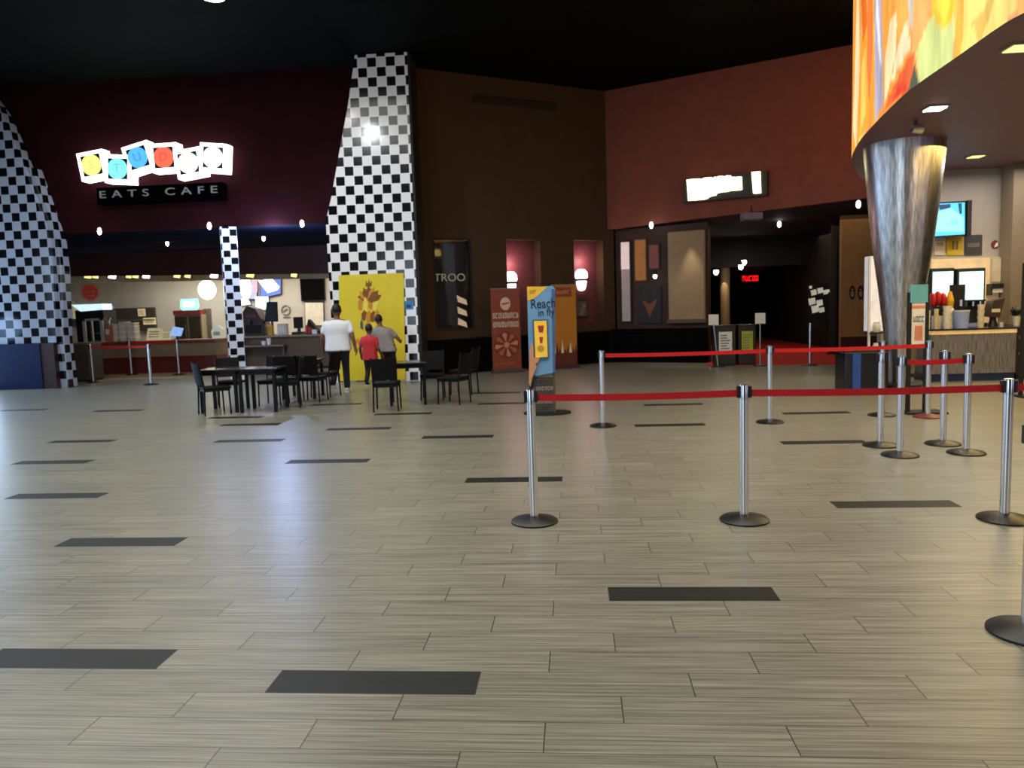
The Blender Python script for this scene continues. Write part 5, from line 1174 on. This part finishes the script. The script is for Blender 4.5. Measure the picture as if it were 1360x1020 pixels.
t, w, h = cy_goods('soda_tower', 'black soda tower between the lit panels', 'dispenser', 1268, 378, 1282, 15.1); MB().box(-w/2, w/2, 0, .2, .3, h).build('tower', MATTE, t); MB().box(-w*.6, w*.6, -.1, .2, 0, .3).build('ice_bin', mat('ice_blue', (150, 170, 214), .3), t); MB().cyl((0, -.06, h*.5), (0, -.06, h*.65), .03).build('tap', STEEL, t)
t, w, h = cy_goods('blue_bucket', 'pale blue bucket on the counter front', 'bucket', 1267, 412, 1287, 14.85); MB().lathe([(w*.42, 0), (w*.5, h)], n=20).build('pail', mat('pale_blue_plastic', (146, 168, 216), .4, emit=.08), t); MB().lathe([(w*.53, h-.02), (w*.53, h)], n=20).build('rim', WHITE, t)
t, w, h = cy_goods('coffee_grinder', 'dark brown slanted dispenser beside the towel holder', 'dispenser', 1313, 396, 1335, 15.2); k = MB(); k.prism([(-w*.4, h*.35), (w*.2, h*.3), (w*.5, h), (-w*.2, h*.92)], 0, .25); k.build('hopper', mat('hopper_brown', (66, 50, 38), .4), t); MB().lathe([(w*.3, 0), (w*.2, .1), (w*.18, h*.36)], (0, .12, 0), 14).build('stand', BLACK, t); MB().box(-w*.3, w*.2, -.01, .0, h*.5, h*.62).build('label_plate', CREAM, t)
t, w, h = pthing('towel_dispenser', 'black and white paper holder on the wall by the tan pillar', 'towel holder', 1310, 377, 1330, 392, CY-.06)
MB().box(-w/2, w/2, -.2, 0, h*.6, h).build('cover', BLACK, t); MB().box(-w*.38, w*.38, -.17, -.02, 0.05, h*.6).build('roll', PAPER, t); MB().box(-w/2, -w*.42, -.18, 0, .0, h*.6).box(w*.42, w/2, -.18, 0, 0, h*.6).build('arms', BLACK, t)
t, w, h = pthing('wall_cabinet', 'pale cupboard panel on the wall above the towel holder', 'cabinet', 1315, 342, 1333, 376, CY-.06)
MB().box(-w/2, w/2, -.06, 0, 0, h).build('box', mat('panel_pale', (190, 176, 150), .6), t); MB().box(-w*.44, w*.44, -.075, -.06, .03, h-.03).build('door', mat('panel_pale2', (200, 188, 164), .6), t)
for i, (x0, x1, y0, lb) in enumerate(((1228, 1236, 412, 'pale cup stack at the left end of the counter front'), (1240, 1247, 410, 'pale cup stack below the red topped dispenser'), (1252, 1264, 406, 'cream cup stack below the yellow topped dispenser'), (1298, 1308, 404, 'cup stack below the right lit panel'), (1327, 1333, 428, 'small white cup near the tan pillar'))):
    t, w, h = cy_goods('cup_stack', lb, 'cups', x0, y0, x1, 14.75, 'cup stacks on the counter')
    k = MB(); n_ = 4
    for j in range(n_): k.lathe([(w*.36, h*j/n_), (w*.46, h*(j+.95)/n_)], n=14)
    k.build('cups', CREAM if i % 2 else PAPER, t)
t, w, h = cy_goods('potted_plant', 'small green plant in a white pot at the right end of the counter', 'plant', 1343, 404, 1358, 15.2)
MB().lathe([(w*.25, 0), (w*.35, h*.45)], n=16).build('pot', WHITE, t); k = MB()
for i in range(26):
    a_, e_ = random.uniform(0, 2*PI), random.uniform(.2, 1.2); L_ = h*.55; d_ = Vector((math.cos(a_)*math.cos(e_), math.sin(a_)*math.cos(e_), math.sin(e_))); p_ = Vector((0, 0, h*.42)); s_ = d_.cross(Vector((0, 0, 1))).normalized()*.03
    k.add([p_, p_+d_*L_*.5+s_, p_+d_*L_, p_+d_*L_*.5-s_], [(0, 1, 2, 3)])
k.build('leaves', mat('plant_green', (48, 62, 40), .6), t)
# white shelving seen left of the cone
P, w, h, a = spot(1155, 340, 1182, 470, YW(16.0), 0)
t = thing('shelf_rack', 'narrow white lit shelf rack seen left of the silver cone', 'shelf rack', (P.x, 16.0, 0)); zt_ = at_y(1160, 340, 16).z; zb_ = at_y(1160, 440, 16).z
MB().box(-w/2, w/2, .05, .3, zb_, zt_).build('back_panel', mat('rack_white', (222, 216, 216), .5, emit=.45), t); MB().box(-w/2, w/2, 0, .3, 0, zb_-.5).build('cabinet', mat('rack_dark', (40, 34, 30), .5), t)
for z_ in (zb_-.02, zb_-.45): MB().box(-w/2, w/2, -.05, .3, z_-.03, z_).build('shelf', BLACK, t)
for sx in (-1, 1): MB().box(sx*w/2-.02, sx*w/2+.02, 0, .04, zb_-.5, zt_).build('upright', PAPER if sx < 0 else BLACK, t)
for i in range(2):
    q = thing('jar', 'pale round jar on the rack left of the silver cone, '+['lower shelf', 'upper shelf'][i], 'jar', (P.x-w/2+.14, 16.0, zb_-.45+(.0 if i == 0 else .43)), 0, 'jars on the rack')
    MB().lathe([(.05, 0), (.075, .04), (.075, .15), (.05, .18)], n=16).build('glass_body', CREAM, q, smooth=True); MB().lathe([(.055, .18), (.055, .21)], n=16).build('lid', PAPER, q)

# ------------------------------------------------------------------ lighting
def area(name, loc, rot, sx, sy, e, col):
    l = bpy.data.lights.new(name, 'AREA'); l.shape = 'RECTANGLE'; l.size = sx; l.size_y = sy; l.energy = e; l.color = col
    o = bpy.data.objects.new(name, l); C.objects.link(o); o.location = loc; o.rotation_euler = rot; return o
area('hall_light_near', (-1, 5.5, H-.1), (0, 0, 0), 10, 8, 740, (1, .97, .85))
area('hall_light_left', (-8, 11, H-.1), (0, 0, 0), 7, 6, 420, (.97, 1, .94))
area('canopy_warm', (7.2, 9.5, ZC-.15), (0, 0, 0), 3.0, 9, 350, (1, .67, .2))
area('hall_far_light', (6, 23, 3.6), (0, 0, 0), 4, 6, 50, (1, .75, .5))
area('concession_light', (8.3, 15.2, ZC-.1), (0, 0, 0), 3, 1.2, 70, (1, .94, .85))
# daylight through the street doors behind and to the left of the camera
area('daylight_back', (-7, -5.5, 2.6), (math.radians(90), 0, math.radians(-25)), 6, 4.5, 330, (.66, .82, 1))
area('daylight_side', (9, -4.5, 2.6), (math.radians(90), 0, math.radians(40)), 3, 4, 90, (.86, .84, 1))
area('daylight_left', (-16.5, 6, 2.0), (math.radians(90), 0, math.radians(-90)), 13, 3.6, 320, (.56, .75, 1))
area('daylight_edge', (-15.75, 16.35, 1.9), (math.radians(90), 0, math.radians(-135)), 4, 3.6, 220, (.5, .72, 1))
area('lilac_fill_right', (14, 3, 2.2), (math.radians(90), 0, math.radians(90)), 7, 3, 45, (.86, .8, 1))  # unseen lilac source on the right, added for reflections in poles and cone
# unseen spots added to brighten the pylons; blue lamps by pylon and soffit
for nm, loc, tgt, e, col, ang in (('pylon_fill', (-5.5, 13.5, 6.6), (-4.7, 17.4, 2.2), 330, (.92, .96, 1), 1.5), ('pylon_fill_left', (-11.5, 13.5, 6.6), (-14.3, 17.7, 2.2), 120, (.75, .87, 1), 1.3)):
    ld = bpy.data.lights.new(nm, 'SPOT'); ld.energy = e; ld.color = col; ld.spot_size = ang; ld.spot_blend = .8; ld.shadow_soft_size = .15
    lo = bpy.data.objects.new(nm, ld); C.objects.link(lo); lo.location = loc; lo.rotation_euler = (Vector(tgt)-Vector(loc)).to_track_quat('-Z', 'Y').to_euler()
ld = bpy.data.lights.new('blue_glow', 'POINT'); ld.energy = 18; ld.color = (.35, .58, 1); ld.shadow_soft_size = .3
lo = bpy.data.objects.new('blue_glow', ld); C.objects.link(lo); lo.location = (-14.9, 16.5, 1.5)
for px, pw in ((262, 35), (352, 190)):
    P = at_z(px, 297, 3.78); ld = bpy.data.lights.new('soffit_blue_lamp', 'POINT'); ld.energy = pw; ld.color = (.42, .57, 1); ld.shadow_soft_size = .08
    lo = bpy.data.objects.new('soffit_blue_lamp', ld); C.objects.link(lo); lo.location = (P.x, P.y+.3, 3.5)
w_ = bpy.data.worlds.new('world'); bpy.context.scene.world = w_; w_.use_nodes = True
w_.node_tree.nodes['Background'].inputs[0].default_value = (.6, .65, .75, 1); w_.node_tree.nodes['Background'].inputs[1].default_value = .02
